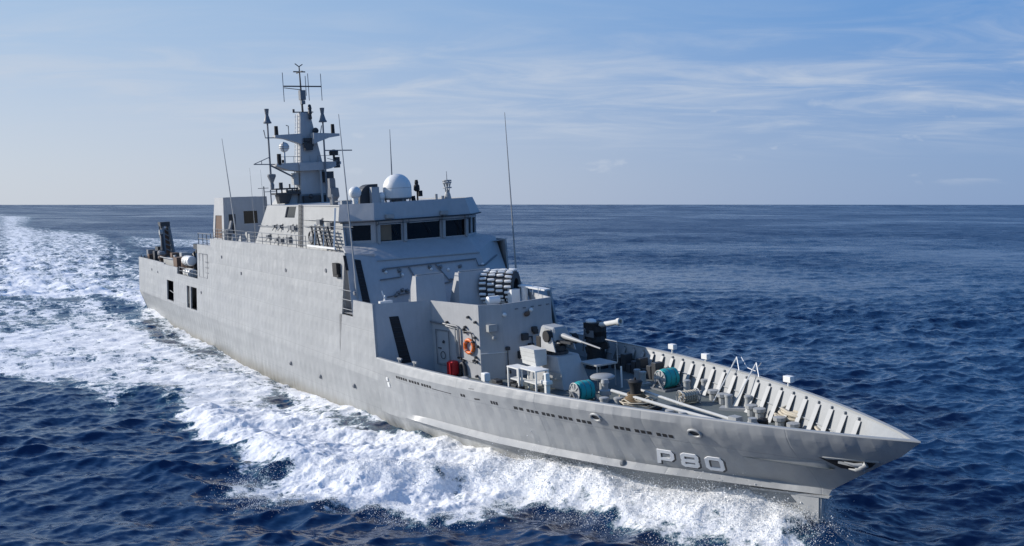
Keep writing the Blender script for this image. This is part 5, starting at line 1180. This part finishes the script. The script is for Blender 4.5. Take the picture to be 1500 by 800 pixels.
p = W2(.50, 3.75, .28); t = thing('fire_pump', 'red fire hydrant box against the house wall below the pipes', 'fire hydrant', (p.x, p.y, D))
b = MB(); b.box(p.x - .28, p.x + .28, p.y - .24, p.y + .22, 3.3, 4.1)
b.build('cabinet', 'red', t, bevel=.05)
b = MB()
for dx in (-.17, 0, .17): b.cyl((p.x + dx, p.y - .3, 3.25), (p.x + dx, p.y - .3, 4.05), .05)
b.build('pipework', 'red', t, smooth=40)
b = MB()
for dx in (-.2, .2): b.cyl((p.x + dx, p.y, D), (p.x + dx, p.y, 3.3), .05)
b.build('leg', 'red', t)
p = W2(.64, 3.5, .12); b = MB(); b.tube([W2(.60, 3.25, .1), W2(.60, 3.7, .12), W2(.62, 3.98, .12), W2(.66, 4.02, .12), W2(.69, 3.85, .12), W2(.71, 3.3, .12)], .10, 8)
single(b, 'fire_hose', 'dark', 'dark hose hung in an arch beside the red hydrant box', 'hose', tuple(p), smooth=True)
def bench(x, y, ln, wd, h, label, tray):
    t = thing('work_table', label, 'table', (x, y, D), 'white metal work tables beside the gun')
    b = MB(); b.plate([(x - ln / 2, y - wd / 2, D + h), (x + ln / 2, y - wd / 2, D + h), (x + ln / 2, y + wd / 2, D + h), (x - ln / 2, y + wd / 2, D + h)], .07); b.build('table_top', 'white', t)
    for sx in (-1, 1):
        for sy in (-1, 1): b = MB(); b.bar((x + sx * (ln / 2 - .05), y + sy * (wd / 2 - .05), D), (x + sx * (ln / 2 - .05), y + sy * (wd / 2 - .05), D + h - .07), .08); b.build('leg', 'white', t)
    if tray: b = MB(); b.box(x - ln / 2 + .1, x + ln / 2 - .1, y - wd / 2 + .1, y + wd / 2 - .1, D + h * .42, D + h * .42 + .06); b.build('shelf', 'white', t)
bench(81.4, -1.95, 1.2, .7, 1.25, 'white metal table standing nearest the house front', True)
bench(82.75, -1.75, 1.5, .85, 1.3, 'white metal table standing nearest the gun foot', True)
b = MB(); b.box(83.75, 84.0, -1.85, -1.6, D, D + 1.2); b.box(83.5, 84.1, -1.9, -1.5, D + .6, D + .8); single(b, 'signal_post', 'white', 'short white square post beside the table next to the gun', 'post', (83.87, -1.72, D), bevel=.02)
b = MB(); b.box(81.25, 81.7, -4.2, -3.85, D + .75, D + 1.2); b.box(81.3, 81.65, -4.15, -3.9, D, D + .75); single(b, 'deck_box', 'white', 'small bright white box standing behind the rail by the house corner', 'box', (81.5, -4.0, D), bevel=.04)
def pole(a, c, r, label):
    b = MB(); b.tube([a, tuple((V(a) + V(c)) / 2 - V((0, 0, .04))), c], r, 8); single(b, 'boom_pole', 'canvas', label, 'pole', a, smooth=True, group='long poles laid over the foredeck')
pole((87.9, -.55, 3.95), (95.3, .75, 3.36), .08, 'long pale pole on the foredeck, the one nearer the near rail'); pole((88.6, .45, 4.0), (94.9, 1.2, 3.4), .07, 'long pale pole on the foredeck, the one farther from the near rail')
def rope(pts, r, mat, label, base):
    b = MB(); b.tube(pts, r, 6); single(b, 'mooring_rope', mat, label, 'rope', base, smooth=True)
rng = random.Random(9)
P = []
for k in range(90):
    a_ = k * .55; rr_ = .55 + .25 * math.sin(k * .37) + rng.uniform(-.08, .08); P.append((96.2 + rr_ * 1.5 * math.cos(a_) + .008 * k, 3.2 + rr_ * .95 * math.sin(a_), D + .10 + .22 * abs(math.sin(k * .21)) + .006 * k))
rope(P, .07, 'rope', 'tangled pale rope heaped near the bow', (96.2, 3.3, D))
P = [(94.0, 4.2, D + .25), (95.0, 3.9, D + .5), (96.5, 3.2, D + .75), (97.6, 2.6, D + .6), (98.8, 1.9, D + .4), (100.4, .9, D + .2)]
rope(P, .075, 'rope', 'thick pale rope running from the heap to the stem', P[0])
P = []
for k in range(70):
    a_ = k * .6; rr_ = .75 + .3 * math.sin(k * .5) + rng.uniform(-.1, .1); P.append((89.2 + rr_ * 1.1 * math.cos(a_), .0 + rr_ * .8 * math.sin(a_), D + .35 + .12 * math.sin(k * .33) + (.2 if k % 9 == 0 else 0)))
rope(P, .035, 'rope', 'loose pale rope lying round the foot of the capstan', (89.2, 0, D))
def make_anchor():
    c = hp(102.75, 3.56, .12); f = lambda x, z, d: tuple(hp(x, z, d))
    t = thing('anchor', 'pale grey stockless anchor drawn up in the dark pocket beside the stem', 'anchor', tuple(c))
    b = MB(); b.bar(f(102.05, 3.60, .02), f(102.8, 3.58, .14), .10); b.build('shank', 'grey2', t)
    b = MB(); b.tube([f(102.62, 3.44, .10), f(102.8, 3.56, .17), f(102.98, 3.68, .10)], .12, 8); b.build('crown', 'grey2', t, smooth=50)
    for z0, z1 in ((3.46, 3.40), (3.66, 3.70)): b = MB(); b.tube([f(102.85, z0, .12), f(102.6, (z0 + z1) / 2, .16), f(102.3, z1, .10)], lambda t: .09 - .06 * t, 8); b.build('fluke', 'grey2', t, smooth=50)
make_anchor()
for o in scene.objects:
    if 'base' in o: del o['base']
